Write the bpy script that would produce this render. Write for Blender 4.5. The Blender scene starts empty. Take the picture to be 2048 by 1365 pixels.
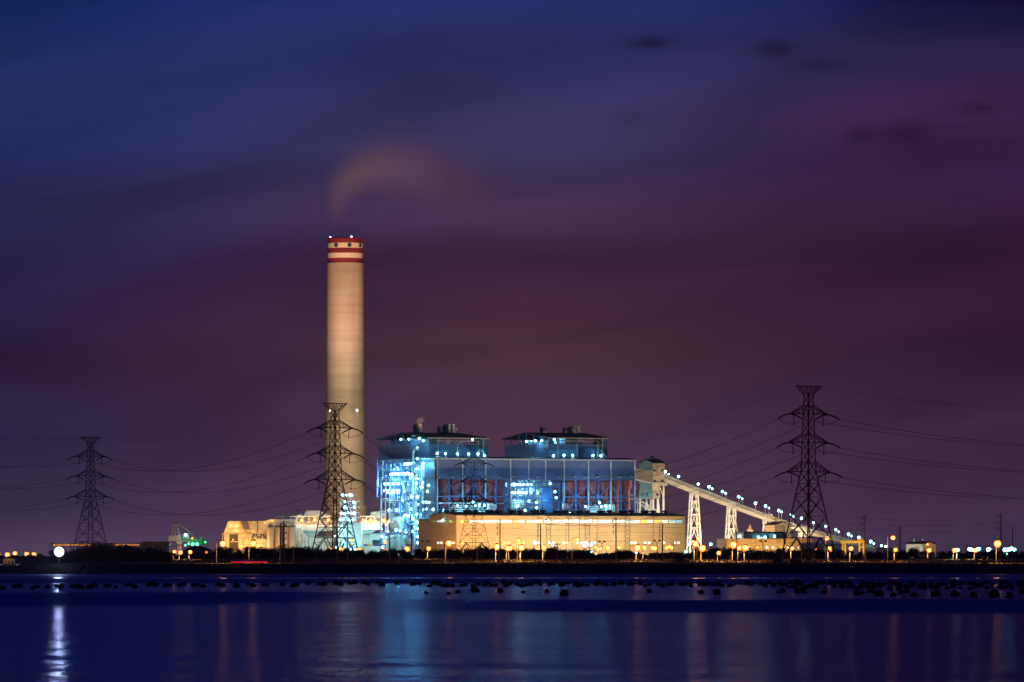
import bpy, math, random
from mathutils import Vector, Matrix
R = math.radians
rnd = random.Random(7)
scene = bpy.context.scene
COL = scene.collection

# ------------------------------------------------------------------ camera
F = 200.0 / 36.0 * 2048      # focal length in photo pixels
VH = 1112.0                  # horizon row
H = 5.4                      # eye height above the water
cam = bpy.data.cameras.new("camera")
cam.lens = 200; cam.sensor_width = 36; cam.sensor_fit = 'HORIZONTAL'
cam.shift_y = (VH - 682.5) / 2048
cam.clip_start = 1; cam.clip_end = 90000
cam_ob = bpy.data.objects.new("camera", cam); COL.objects.link(cam_ob)
cam_ob.location = (0, 0, H); cam_ob.rotation_euler = (R(90), 0, 0)
scene.camera = cam_ob
scene.view_settings.view_transform = 'Standard'
scene.view_settings.look = 'None'
scene.view_settings.exposure = 0
scene.view_settings.gamma = 1
scene.cycles.max_bounces = 6
scene.cycles.sample_clamp_indirect = 4
scene.cycles.use_denoising = True

def lin(c):
    return tuple(((x / 255) / 12.92 if x / 255 <= .04045 else ((x / 255 + .055) / 1.055) ** 2.4) for x in c)

# ------------------------------------------------------------------ sky (dusk, by direction)
world = bpy.data.worlds.new("World"); scene.world = world; world.use_nodes = True
def build_world():
    nt = world.node_tree; N = nt.nodes; L = nt.links
    N.clear()
    out = N.new("ShaderNodeOutputWorld"); bg = N.new("ShaderNodeBackground")
    tc = N.new("ShaderNodeTexCoord"); sep = N.new("ShaderNodeSeparateXYZ")
    L.new(tc.outputs["Generated"], sep.inputs[0])
    def M(op, a, b=None, c=None, clamp=False):
        n = N.new("ShaderNodeMath"); n.operation = op; n.use_clamp = clamp
        for i, v in enumerate((a, b, c)):
            if v is None: continue
            if isinstance(v, (int, float)): n.inputs[i].default_value = v
            else: L.new(v, n.inputs[i])
        return n.outputs[0]
    el = M('ARCSINE', sep.outputs[2]); az = M('ARCTAN2', sep.outputs[0], sep.outputs[1])
    comb = N.new("ShaderNodeCombineXYZ")
    L.new(M('MULTIPLY', az, 9.0), comb.inputs[0])
    L.new(M('ADD', M('MULTIPLY', el, 42.0), M('MULTIPLY', az, -6.0)), comb.inputs[1])
    nz = N.new("ShaderNodeTexNoise"); nz.inputs["Scale"].default_value = 1.5; nz.inputs["Detail"].default_value = 3
    nz.inputs["Roughness"].default_value = .45; nz.inputs["Distortion"].default_value = .5
    L.new(comb.outputs[0], nz.inputs["Vector"])
    cl = M('SUBTRACT', nz.outputs["Fac"], .5)
    nz2 = N.new("ShaderNodeTexNoise"); nz2.inputs["Scale"].default_value = .55; nz2.inputs["Detail"].default_value = 2
    L.new(comb.outputs[0], nz2.inputs["Vector"])
    el2 = M('ADD', el, M('MULTIPLY', M('SUBTRACT', nz2.outputs["Fac"], .5), .012))
    t = M('MULTIPLY', M('DIVIDE', el2, .0977), .5, clamp=True)
    def ramp(stops):
        r = N.new("ShaderNodeValToRGB"); cr = r.color_ramp; cr.interpolation = 'EASE'
        es = sorted([((1112 - v) / 11378 / .0977 * .5, c) for v, c in stops])
        while len(cr.elements) < len(es): cr.elements.new(.5)
        for e, (p, c) in zip(cr.elements, es):
            e.position = min(max(p, 0), 1); e.color = (*lin(c), 1)
        L.new(t, r.inputs[0]); return r.outputs[0]
    Z = (5, 12, 62)
    left = ramp([(1112, (80, 63, 92)), (1000, (66, 53, 87)), (880, (51, 41, 78)), (740, (43, 28, 60)), (600, (46, 33, 76)), (430, (46, 44, 92)), (240, (38, 50, 104)), (0, (21, 45, 112)), (-500, (14, 36, 108)), (-1100, Z)])
    mid = ramp([(1112, (96, 71, 88)), (1000, (85, 58, 80)), (820, (77, 48, 67)), (690, (79, 47, 59)), (610, (72, 40, 58)), (520, (62, 34, 60)), (430, (70, 50, 82)), (260, (60, 54, 98)), (100, (52, 54, 108)), (0, (44, 52, 120)), (-500, (22, 36, 108)), (-1100, Z)])
    right = ramp([(1112, (72, 56, 86)), (1000, (68, 50, 78)), (850, (66, 41, 68)), (680, (62, 30, 58)), (500, (56, 25, 54)), (330, (58, 29, 70)), (240, (66, 36, 78)), (130, (54, 40, 84)), (60, (28, 24, 66)), (0, (14, 6, 52)), (-500, (12, 18, 72)), (-1100, Z)])
    def mix(f, a, b):
        m = N.new("ShaderNodeMix"); m.data_type = 'RGBA'
        L.new(f, m.inputs[0]); L.new(a, m.inputs[6]); L.new(b, m.inputs[7]); return m.outputs[2]
    def smooth(x, lo, hi):
        m = N.new("ShaderNodeMapRange"); m.interpolation_type = 'SMOOTHSTEP'
        L.new(x, m.inputs[0]); m.inputs[1].default_value = lo; m.inputs[2].default_value = hi; return m.outputs[0]
    c = mix(smooth(az, -.095, .0), left, mid)
    c = mix(smooth(az, .0, .092), c, right)
    g = M('ADD', M('SUBTRACT', .97, M('MULTIPLY', M('MINIMUM', M('ABSOLUTE', az), .1), 1.3)), M('MULTIPLY', cl, 1.1))
    for u, v, su, sv, am in ((1300, 84, 42, 14, .55), (1548, 102, 50, 18, .52), (1636, 130, 66, 16, .34), (1722, 272, 30, 16, .34), (1815, 268, 58, 20, .42), (1955, 222, 36, 12, .38), (1265, 240, 36, 12, .15), (1420, 98, 40, 10, .12)):
        a0 = (u - 1024) / F; e0 = (VH - v) / F
        q = M('ADD', M('POWER', M('DIVIDE', M('SUBTRACT', az, a0), su / F), 2.0), M('POWER', M('DIVIDE', M('SUBTRACT', M('SUBTRACT', el, e0), M('MULTIPLY', cl, .004)), sv / F), 2.0))
        g = M('MULTIPLY', g, M('SUBTRACT', 1.0, M('MULTIPLY', M('POWER', 2.718, M('MULTIPLY', q, -1.0)), am)))
    vm = N.new("ShaderNodeVectorMath"); vm.operation = 'SCALE'
    L.new(c, vm.inputs[0]); L.new(g, vm.inputs["Scale"])
    L.new(vm.outputs[0], bg.inputs[0]); bg.inputs[1].default_value = 1.0
    L.new(bg.outputs[0], out.inputs[0])
build_world()

# ------------------------------------------------------------------ materials
def _nodes(name):
    m = bpy.data.materials.new(name); m.use_nodes = True
    nt = m.node_tree; return m, nt, nt.nodes, nt.links, nt.nodes["Principled BSDF"]
def mat(name, base, rough=.6, metal=0., var=.25, scale=.25, stretch=(1, 1, 1), rib=None, tint=None):
    """procedural surface: noise-varied colour (stains, wear), optional sheet ribs (axis, period)"""
    m, nt, N, L, b = _nodes(name)
    tc = N.new("ShaderNodeTexCoord"); mp = N.new("ShaderNodeMapping"); mp.inputs["Scale"].default_value = stretch
    L.new(tc.outputs["Object"], mp.inputs[0])
    nz = N.new("ShaderNodeTexNoise"); nz.inputs["Scale"].default_value = scale; nz.inputs["Detail"].default_value = 6
    L.new(mp.outputs[0], nz.inputs["Vector"])
    r = N.new("ShaderNodeValToRGB")
    r.color_ramp.elements[0].position = .3; r.color_ramp.elements[1].position = .7
    t2 = tint or base
    r.color_ramp.elements[0].color = (*[x * (1 - var) for x in t2], 1)
    r.color_ramp.elements[1].color = (*[min(1, x * (1 + var * .35)) for x in base], 1)
    L.new(nz.outputs["Fac"], r.inputs[0]); L.new(r.outputs[0], b.inputs["Base Color"])
    b.inputs["Roughness"].default_value = rough; b.inputs["Metallic"].default_value = metal
    if rib:
        w = N.new("ShaderNodeTexWave"); w.bands_direction = rib[0]; w.inputs["Scale"].default_value = .314 / rib[1]
        L.new(tc.outputs["Object"], w.inputs["Vector"])
        bp = N.new("ShaderNodeBump"); bp.inputs["Strength"].default_value = .5; bp.inputs["Distance"].default_value = rib[1] * .12
        L.new(w.outputs["Fac"], bp.inputs["Height"]); L.new(bp.outputs[0], b.inputs["Normal"])
    return m
def emit(name, col, s, sampling=False):
    m, nt, N, L, b = _nodes(name)
    b.inputs["Base Color"].default_value = (*col, 1)
    b.inputs["Emission Color"].default_value = (*col, 1); b.inputs["Emission Strength"].default_value = s
    if not sampling: m.cycles.emission_sampling = 'NONE'
    return m

M_ = {}
M_['steel_dark'] = mat("dark_galvanised_steel", (.013, .011, .013), .7, .0, .4, 1.5)
M_['blue_steel'] = mat("blue_painted_steel", (.07, .21, .54), .45, .0, .3, .6)
M_['pale_steel'] = mat("pale_painted_steel", (.62, .66, .68), .5, .0, .3, .5)
M_['cladding_blue'] = mat("blue_grey_cladding", (.115, .19, .38), .5, .0, .22, .08, (1, 1, .4), ('X', .9))
M_['cladding_dark'] = mat("deep_blue_cladding", (.05, .10, .24), .55, .0, .25, .08, (1, 1, .4), ('X', .9))
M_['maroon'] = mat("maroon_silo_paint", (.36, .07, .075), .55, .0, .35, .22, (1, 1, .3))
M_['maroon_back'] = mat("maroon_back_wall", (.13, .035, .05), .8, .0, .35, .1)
M_['cream'] = mat("cream_cladding", (.62, .50, .33), .6, .0, .2, .06, (1, 1, 1.6), ('Z', 1.6))
M_['cream_dark'] = mat("cream_flashing", (.40, .32, .22), .6, .0, .3, .2)
M_['roof_dark'] = mat("dark_roof_sheet", (.018, .018, .024), .7, .0, .3, .2)
M_['white_sheet'] = mat("white_metal_sheet", (.70, .70, .68), .5, .0, .3, .18, (1, 1, .35), ('X', 1.2))
M_['duct'] = mat("crumpled_duct_cladding", (.62, .54, .42), .4, .2, .55, .3, (1, 1, 1.8))
M_['grey_sheet'] = mat("grey_sheet", (.24, .24, .26), .6, .0, .25, .2)
M_['concrete_silo'] = mat("silo_concrete", (.42, .34, .27), .85, .0, .35, .12, (1, 1, .2))
M_['beige'] = mat("beige_conveyor_sheet", (.52, .48, .41), .6, .0, .3, .2)
M_['pole_concrete'] = mat("pole_concrete", (.38, .34, .28), .85, .0, .3, .5)
M_['rubber'] = mat("black_rubber", (.008, .008, .009), .9, .0, .3, 1.)
M_['yellow'] = mat("yellow_crane_paint", (.72, .46, .03), .5, .0, .25, .3)
M_['red_white'] = mat("red_steel", (.55, .05, .03), .5, .0, .25, .4)
M_['signal_blue'] = mat("blue_fascia", (.03, .06, .45), .5, .0, .15, .4)
M_['signal_red'] = mat("red_paint", (.6, .02, .02), .5, .0, .15, .4)
M_['green'] = mat("green_machine_paint", (.06, .35, .12), .5, .0, .3, .4)
M_['bark'] = mat("bark", (.06, .045, .03), .9, .0, .4, 2.)
M_['leaf_a'] = mat("dark_foliage", (.06, .065, .03), .7, .0, .6, .9)
M_['leaf_b'] = mat("olive_foliage", (.09, .085, .035), .7, .0, .6, .9)
M_['rock'] = mat("black_riprap", (.012, .011, .012), .9, .0, .5, .6)
M_['roof_grey'] = mat("dull_grey_panel", (.10, .10, .11), .7, .0, .2, .2)
M_['louvre'] = mat("dark_louvre", (.06, .05, .042), .7, .0, .3, .3, (1, 1, 1), ('Z', .7))
M_['glass_dark'] = mat("dark_glass", (.03, .04, .05), .15, .0, .2, .3)
M_['coal'] = mat("coal", (.02, .018, .018), .95, .0, .4, .4)
E_ = {
    'sodium': emit("sodium_lamp", (1.0, .27, .06), 2.8),
    'sodium_soft': emit("soft_sodium_lamp", (1.0, .27, .06), 3.4),
    'sodium_dim': emit("dim_sodium_lamp", (1.0, .24, .05), 1.5),
    'cyan': emit("mercury_lamp", (.30, .88, 1.0), 36.0, True),
    'cyan_halo': emit("cyan_halo_shell", (.20, .74, .95), 1.0), 'amber_halo': emit("amber_halo_shell", (1.0, .25, .02), 1.5), 'amber_core': emit("amber_core", (1.0, .52, .13), 3.2),  # shells coloured as the glow around a lamp, and its bright core
    'white': emit("white_flood_lamp", (.80, .92, 1.0), 16.0),
    'red': emit("red_lamp", (1.0, .22, .05), 6.0),
    'green': emit("green_lamp", (.12, .95, .45), 3.0),
    'blue_pane': emit("blue_lit_pane", (.28, .62, .9), 1.0),
    'cyan_pane': emit("cyan_lit_pane", (.55, .92, .95), 1.05),
    'white_pane': emit("white_lit_pane", (.85, 1.0, .96), 1.25),
    'yellow_pane': emit("yellow_lit_pane", (.95, .85, .22), .8),
    'green_pane': emit("green_lit_pane", (.22, .42, .12), .5),
    'tube': emit("strip_light", (.36, .90, 1.0), 24.0, True),
    'red_trail': emit("red_trail_glow", (1.0, .02, .02), 1.2),  # red glow that imitates a vehicle's light trail
}
SODIUM = (1.0, .54, .19); WARMW = (1.0, .76, .46); CYAN = (.30, .84, .98); WHITE = (.8, .9, 1.0)

# ------------------------------------------------------------------ mesh builder
class MB:
    def __init__(s): s.v = []; s.f = []
    def add(s, vs, fs):
        o = len(s.v); s.v += [tuple(p) for p in vs]; s.f += [tuple(i + o for i in f) for f in fs]; return s
    def box(s, x0, x1, y0, y1, z0, z1):
        return s.add([(x0, y0, z0), (x1, y0, z0), (x1, y1, z0), (x0, y1, z0), (x0, y0, z1), (x1, y0, z1), (x1, y1, z1), (x0, y1, z1)],
              [(0, 3, 2, 1), (4, 5, 6, 7), (0, 1, 5, 4), (1, 2, 6, 5), (2, 3, 7, 6), (3, 0, 4, 7)])
    def bar(s, p, q, w, h=None):
        p = Vector(p); q = Vector(q); d = q - p
        if d.length < 1e-6: return s
        d.normalize(); h = h or w
        up = Vector((0, 0, 1)) if abs(d.z) < .95 else Vector((0, 1, 0))
        a = d.cross(up).normalized() * w / 2; b = a.cross(d).normalized() * h / 2
        return s.add([p - a - b, p + a - b, p + a + b, p - a + b, q - a - b, q + a - b, q + a + b, q - a + b],
              [(0, 3, 2, 1), (4, 5, 6, 7), (0, 1, 5, 4), (1, 2, 6, 5), (2, 3, 7, 6), (3, 0, 4, 7)])
    def tube(s, pts, rs, n=8, cap=True):
        if isinstance(rs, (int, float)): rs = [rs] * len(pts)
        pts = [Vector(p) for p in pts]; rings = []
        ref = None
        for i, p in enumerate(pts):
            d = (pts[min(i + 1, len(pts) - 1)] - pts[max(i - 1, 0)]).normalized()
            if ref is None: ref = Vector((0, 1, 0)) if abs(d.y) < .9 else Vector((1, 0, 0))
            a = (ref - d * ref.dot(d)).normalized(); ref = a; b = d.cross(a)
            rings.append([p + (a * math.cos(2 * math.pi * k / n) + b * math.sin(2 * math.pi * k / n)) * rs[i] for k in range(n)])
        vs = [v for r in rings for v in r]; fs = []
        for i in range(len(pts) - 1):
            for k in range(n):
                k2 = (k + 1) % n
                fs.append((i * n + k, i * n + k2, (i + 1) * n + k2, (i + 1) * n + k))
        if cap:
            o = len(vs); vs += rings[0] + rings[-1]
            fs.append(tuple(o + k for k in reversed(range(n)))); fs.append(tuple(o + n + k for k in range(n)))
        return s.add(vs, fs)
    def lathe(s, cx, cy, prof, n=24, cap=True):
        vs = []; fs = []
        for r, z in prof:
            for k in range(n):
                a = 2 * math.pi * k / n; vs.append((cx + r * math.cos(a), cy + r * math.sin(a), z))
        for i in range(len(prof) - 1):
            for k in range(n):
                k2 = (k + 1) % n; fs.append((i * n + k, i * n + k2, (i + 1) * n + k2, (i + 1) * n + k))
        if cap:
            o = len(vs); vs += vs[:n] + vs[(len(prof) - 1) * n:len(prof) * n]
            fs.append(tuple(o + k for k in reversed(range(n)))); fs.append(tuple(o + n + k for k in range(n)))
        return s.add(vs, fs)
    def prism(s, poly, y0, y1):          # poly in (x, z), extruded along y
        n = len(poly)
        ar = sum(poly[i][0] * poly[(i + 1) % n][1] - poly[(i + 1) % n][0] * poly[i][1] for i in range(n))
        if ar < 0: poly = list(reversed(poly))
        vs = [(x, y0, z) for x, z in poly] + [(x, y1, z) for x, z in poly]
        fs = [tuple(range(n)), tuple(reversed(range(n, 2 * n)))] + [(i, i + n, (i + 1) % n + n, (i + 1) % n) for i in range(n)]
        return s.add(vs, fs)
    def prismx(s, poly, x0, x1):         # poly in (y, z), extruded along x
        n = len(poly)
        ar = sum(poly[i][0] * poly[(i + 1) % n][1] - poly[(i + 1) % n][0] * poly[i][1] for i in range(n))
        if ar > 0: poly = list(reversed(poly))
        vs = [(x0, y, z) for y, z in poly] + [(x1, y, z) for y, z in poly]
        fs = [tuple(range(n)), tuple(reversed(range(n, 2 * n)))] + [(i, i + n, (i + 1) % n + n, (i + 1) % n) for i in range(n)]
        return s.add(vs, fs)
    def ball(s, c, r, n=10, m=7, sz=1.):
        prof = [(max(r * math.sin(math.pi * i / m), r * .02), c[2] - sz * r * math.cos(math.pi * i / m)) for i in range(m + 1)]
        return s.lathe(c[0], c[1], prof, n)
    def build(s, name, m, parent=None, smooth=False, label=None):
        me = bpy.data.meshes.new(name); me.from_pydata(s.v, [], s.f); me.update()
        me.materials.append(m)
        if smooth: me.polygons.foreach_set('use_smooth', [len(f) <= 4 for f in s.f])
        o = bpy.data.objects.new(name, me); COL.objects.link(o)
        if parent is not None: o.parent = parent
        if label: o['label'] = label
        return o
def tag(o, label, cat, group=None):
    o['label'] = label; o['category'] = cat
    if group: o['group'] = group
    return o
def thing(name, label, cat, loc=(0, 0, 0), rz=0., group=None):
    o = bpy.data.objects.new(name, None); COL.objects.link(o)
    o.empty_display_size = 2; o.location = loc; o.rotation_euler = (0, 0, rz)
    return tag(o, label, cat, group)
def struct(name, mb, m, kind='structure', smooth=False):
    o = mb.build(name, m, None, smooth); o['kind'] = kind; return o
KIDS = {}
def dup(root, loc, rz=0., label=None, scale=None):
    r = root.copy(); COL.objects.link(r); r.location = loc; r.rotation_euler = (0, 0, rz)
    if scale: r.scale = scale
    if label: r['label'] = label
    def cp(src, dst):
        for ch in src.children:
            c = ch.copy(); COL.objects.link(c); c.parent = dst; cp(ch, c)
    cp(root, r)
    return r
def lamp_light(loc, power, col, parent=None, radius=.5, spot=None, aim=None, blend=.4):
    ld = bpy.data.lights.new("lamp_light", 'SPOT' if spot else 'POINT')
    ld.energy = power; ld.color = col; ld.shadow_soft_size = radius
    o = bpy.data.objects.new("lamp_light", ld); COL.objects.link(o); o.location = loc
    if spot:
        ld.spot_size = spot; ld.spot_blend = blend
        o.rotation_euler = (Vector(aim) - Vector(loc)).to_track_quat('-Z', 'Y').to_euler()
    if parent is not None: o.parent = parent
    return o
def W(u, v, D): return Vector(((u - 1024) / F * D, D, H + (VH - v) / F * D))
def wx(u, D): return (u - 1024) / F * D
def wz(v, D): return H + (VH - v) / F * D

def gz(D):
    return 3.0 + 1.3 * min(1., max(0., (D - 1722) / 180))
class Frame:
    """ground frame of a building: origin on the ground under photo column u at distance D, turned by th"""
    def __init__(s, u, D, th=0., z0=None):
        z0 = gz(D) if z0 is None else z0
        s.O = Vector((wx(u, D), D)); s.th = th; s.z0 = z0
        s.a = Vector((math.cos(th), math.sin(th))); s.b = Vector((-math.sin(th), math.cos(th)))
    def loc(s): return (s.O.x, s.O.y, s.z0)
    def x(s, u, y=0.):
        t = (u - 1024) / F; O = s.O + s.b * y
        return (t * O.y - O.x) / (s.a.x - t * s.a.y)
    def y(s, u, x=0.):
        t = (u - 1024) / F; O = s.O + s.a * x
        return (t * O.y - O.x) / (s.b.x - t * s.b.y)
    def z(s, v, x=0., y=0.):
        D = s.O.y + s.a.y * x + s.b.y * y
        return wz(v, D) - s.z0
    def p(s, u, v, y=0.):
        x = s.x(u, y); return Vector((x, y, s.z(v, x, y)))
    def q(s, u, v, x=0.):
        y = s.y(u, x); return Vector((x, y, s.z(v, x, y)))
    def world(s, p): 
        w = s.O + s.a * p[0] + s.b * p[1]; return Vector((w.x, w.y, s.z0 + p[2]))

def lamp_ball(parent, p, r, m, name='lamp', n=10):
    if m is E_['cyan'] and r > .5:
        p = Vector(p); o = MB().ball(p, r * 1.15, n, 6).build(name, E_['cyan_halo'], parent, True)  # cyan shell imitates the halo; the smaller ball is the lamp's core
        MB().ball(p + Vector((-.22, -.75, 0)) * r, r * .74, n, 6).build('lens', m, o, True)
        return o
    return MB().ball(p, r, n, 6).build(name, m, parent, True)

# ------------------------------------------------------------------ ground, water
GZ = 3.0
g = MB(); rows = [1702, 1722, 1782, 1842, 1902, 60000]
g.add([p for D in rows for p in ((-9000 if D < 9999 else -30000, D, gz(D)), (9000 if D < 9999 else 30000, D, gz(D)))], [(2 * i, 2 * i + 1, 2 * i + 3, 2 * i + 2) for i in range(len(rows) - 1)])
M_['ground'] = mat("dry_grass_ground", (.24, .19, .05), .95, .0, .55, .06, (1, .3, 1))
struct('ground', g, M_['ground'])
g = MB(); g.add([(-6000, 1709, GZ + .02), (6000, 1709, GZ + .02), (6000, 1717, GZ + .02), (-6000, 1717, GZ + .02)], [(0, 1, 2, 3)])
struct('road', g, mat("asphalt", (.05, .05, .05), .9, .0, .3, .3))

def water_material():
    m, nt, N, L, b = _nodes("dusk_water")
    tc = N.new("ShaderNodeTexCoord"); sep = N.new("ShaderNodeSeparateXYZ"); L.new(tc.outputs["Object"], sep.inputs[0])
    def Mn(op, a, bb=None, clamp=False):
        n = N.new("ShaderNodeMath"); n.operation = op; n.use_clamp = clamp
        for i, v in enumerate((a, bb)):
            if v is None: continue
            if isinstance(v, (int, float)): n.inputs[i].default_value = v
            else: L.new(v, n.inputs[i])
        return n.outputs[0]
    def noise(sx, sy, detail=3, dist=0.):
        mp = N.new("ShaderNodeMapping"); mp.inputs["Scale"].default_value = (sx, sy, 1); L.new(tc.outputs["Object"], mp.inputs[0])
        nz = N.new("ShaderNodeTexNoise"); nz.inputs["Scale"].default_value = 1; nz.inputs["Detail"].default_value = detail
        nz.inputs["Distortion"].default_value = dist
        L.new(mp.outputs[0], nz.inputs["Vector"]); return nz.outputs["Fac"]
    def band(lo, hi, soft, warp):
        y = Mn('ADD', sep.outputs[1], warp)
        a = N.new("ShaderNodeMapRange"); a.interpolation_type = 'SMOOTHSTEP'; L.new(y, a.inputs[0]); a.inputs[1].default_value = lo - soft; a.inputs[2].default_value = lo + soft
        c = N.new("ShaderNodeMapRange"); c.interpolation_type = 'SMOOTHSTEP'; L.new(y, c.inputs[0]); c.inputs[1].default_value = hi + soft; c.inputs[2].default_value = hi - soft
        return Mn('MULTIPLY', a.outputs[0], c.outputs[0])
    wn = Mn('MULTIPLY', Mn('SUBTRACT', noise(.018, .004, 4), .5), 200.0)
    # rippled bands: a long tongue on the right, one on the left, and the lee of the sea wall
    xr = N.new("ShaderNodeMapRange"); xr.interpolation_type = 'SMOOTHSTEP'; L.new(sep.outputs[0], xr.inputs[0]); xr.inputs[1].default_value = -22; xr.inputs[2].default_value = 26
    xl = N.new("ShaderNodeMapRange"); xl.interpolation_type = 'SMOOTHSTEP'; L.new(sep.outputs[0], xl.inputs[0]); xl.inputs[1].default_value = -12; xl.inputs[2].default_value = -45
    s1 = Mn('MULTIPLY', band(550, 690, 34, Mn('MULTIPLY', wn, .55)), xr.outputs[0])
    s2 = Mn('MULTIPLY', band(640, 830, 60, wn), xl.outputs[0])
    s3 = band(1120, 1330, 40, Mn('MULTIPLY', wn, .3)); s4 = band(1440, 1760, 60, Mn('MULTIPLY', wn, .3))
    calm = Mn('MAXIMUM', Mn('MAXIMUM', s1, Mn('MULTIPLY', s2, .8)), Mn('MAXIMUM', s3, s4))
    patch = Mn('MULTIPLY', Mn('SUBTRACT', noise(.012, .009, 4, .6), .5), .5)
    ro = Mn('ADD', Mn('MULTIPLY', calm, .42), Mn('ADD', .17, Mn('MULTIPLY', patch, .2)))
    h = Mn('ADD', Mn('ADD', Mn('MULTIPLY', noise(.02, .022, 2, .5), 4.5), Mn('MULTIPLY', noise(.05, .06, 3, .4), 2.6)), Mn('MULTIPLY', noise(.9, .16, 4, .3), 1.0))
    bp = N.new("ShaderNodeBump"); bp.inputs["Distance"].default_value = .26
    L.new(Mn('ADD', .55, Mn('MULTIPLY', calm, .2)), bp.inputs["Strength"]); L.new(h, bp.inputs["Height"])
    gl = N.new("ShaderNodeBsdfGlossy"); gl.distribution = 'GGX'; gl.inputs["Color"].default_value = (.36, .42, .70, 1)
    df = N.new("ShaderNodeBsdfDiffuse"); df.inputs["Color"].default_value = (.001, .003, .02, 1)
    L.new(Mn('MAXIMUM', ro, .035), gl.inputs["Roughness"]); L.new(bp.outputs[0], gl.inputs["Normal"])
    mx = N.new("ShaderNodeMixShader"); mx.inputs[0].default_value = .9
    L.new(df.outputs[0], mx.inputs[1]); L.new(gl.outputs[0], mx.inputs[2]); L.new(mx.outputs[0], N["Material Output"].inputs[0])
    N.remove(b)
    return m
g = MB(); g.add([(-6000, -400, 0), (6000, -400, 0), (6000, 1697, 0), (-6000, 1697, 0)], [(0, 1, 2, 3)])
struct('water', g, water_material())

# sea wall of rock
def seawall():
    mb = MB(); n = 900; prof = [(1689, -1.2), (1693, 0.05), (1696, 1.2), (1699, 2.2), (1701.5, 2.95), (1703.5, 3.03), (1705, 2.9)]
    vs = []; fs = []; k = len(prof)
    for i in range(n):
        x = -420 + 840 * i / (n - 1)
        for j, (y, z) in enumerate(prof):
            q = .35 if 0 < j < k - 2 else .08
            zz = z
            if x < -148: zz = min(z, 2.0 + .6 * rnd.random())     # the bank drops towards the left shore
            vs.append((x, y + rnd.uniform(-q, q), zz + rnd.uniform(-q, q) * (.8 if j < k - 3 else .3)))
    for i in range(n - 1):
        for j in range(k - 1):
            fs.append((i * k + j, (i + 1) * k + j, (i + 1) * k + j + 1, i * k + j + 1))
    mb.add(vs, fs)
    tag(mb.build('sea_wall', M_['rock']), 'black rock sea wall running along the whole far shore', 'sea wall')
seawall()

# grass on the verge
def grass():
    mb = MB()
    for i in range(9000):
        D = 1722 + 200 * rnd.random(); x = wx(rnd.uniform(300, 2100), D); h = rnd.uniform(.08, .28); w = rnd.uniform(.3, .9); a = rnd.uniform(0, 3.14)
        c, s = math.cos(a) * w / 2, math.sin(a) * w / 2
        g_ = gz(D); mb.add([(x - c, D - s, g_ - .02), (x + c, D + s, g_ - .02), (x + c * .5 + .1, D + s * .5, g_ + h), (x - c * .6, D - s * .6, g_ + h * .8)], [(0, 1, 2, 3)])
    o = mb.build('grass', mat("verge_grass", (.20, .18, .05), .9, .0, .5, .2)); o['kind'] = 'stuff'
grass()

# ------------------------------------------------------------------ where things stand, for labels
ZONES = [(0, 'at the far left shore'), (100, 'by the wooded mound'), (330, 'below the green reclaimer'), (436, 'before the concrete silos'),
         (604, 'below the striped chimney'), (742, 'before the bright boiler frame'), (836, 'before the hall gable'),
         (1000, 'before the hall middle'), (1180, 'before the hall right half'), (1376, 'under the sloping conveyor'),
         (1560, 'by the rightmost pylon'), (1664, 'near the yellow gantry crane'), (1760, 'left of the warehouse'),
         (1806, 'before the warehouse'), (1890, 'along the far right shore')]
ORD = ['first', 'second', 'third', 'fourth', 'fifth', 'sixth', 'seventh', 'eighth', 'ninth', 'tenth', 'eleventh', 'twelfth', 'thirteenth', 'fourteenth', 'fifteenth', 'sixteenth', 'seventeenth', 'eighteenth', 'nineteenth', 'twentieth', 'twenty-first', 'twenty-second', 'twenty-third', 'twenty-fourth', 'twenty-fifth', 'twenty-sixth', 'twenty-seventh', 'twenty-eighth', 'twenty-ninth', 'thirtieth']
def zone(u):
    z = ZONES[0][1]
    for a, n in ZONES:
        if u >= a: z = n
    return z
def ordinal_labels(items):
    """items: (u, phrase); gives each a label that counts it from the left within its stretch of shore"""
    groups = {}
    for i, (u, ph) in enumerate(items): groups.setdefault((ph, zone(u)), []).append((u, i))
    res = [None] * len(items)
    for (ph, z), l in groups.items():
        l.sort()
        for k, (u, i) in enumerate(l):
            res[i] = f"{ph} {z}" if len(l) == 1 else f"{ph} {z}, {ORD[k]} from the left"
    return res

TH = R(28)
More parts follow.
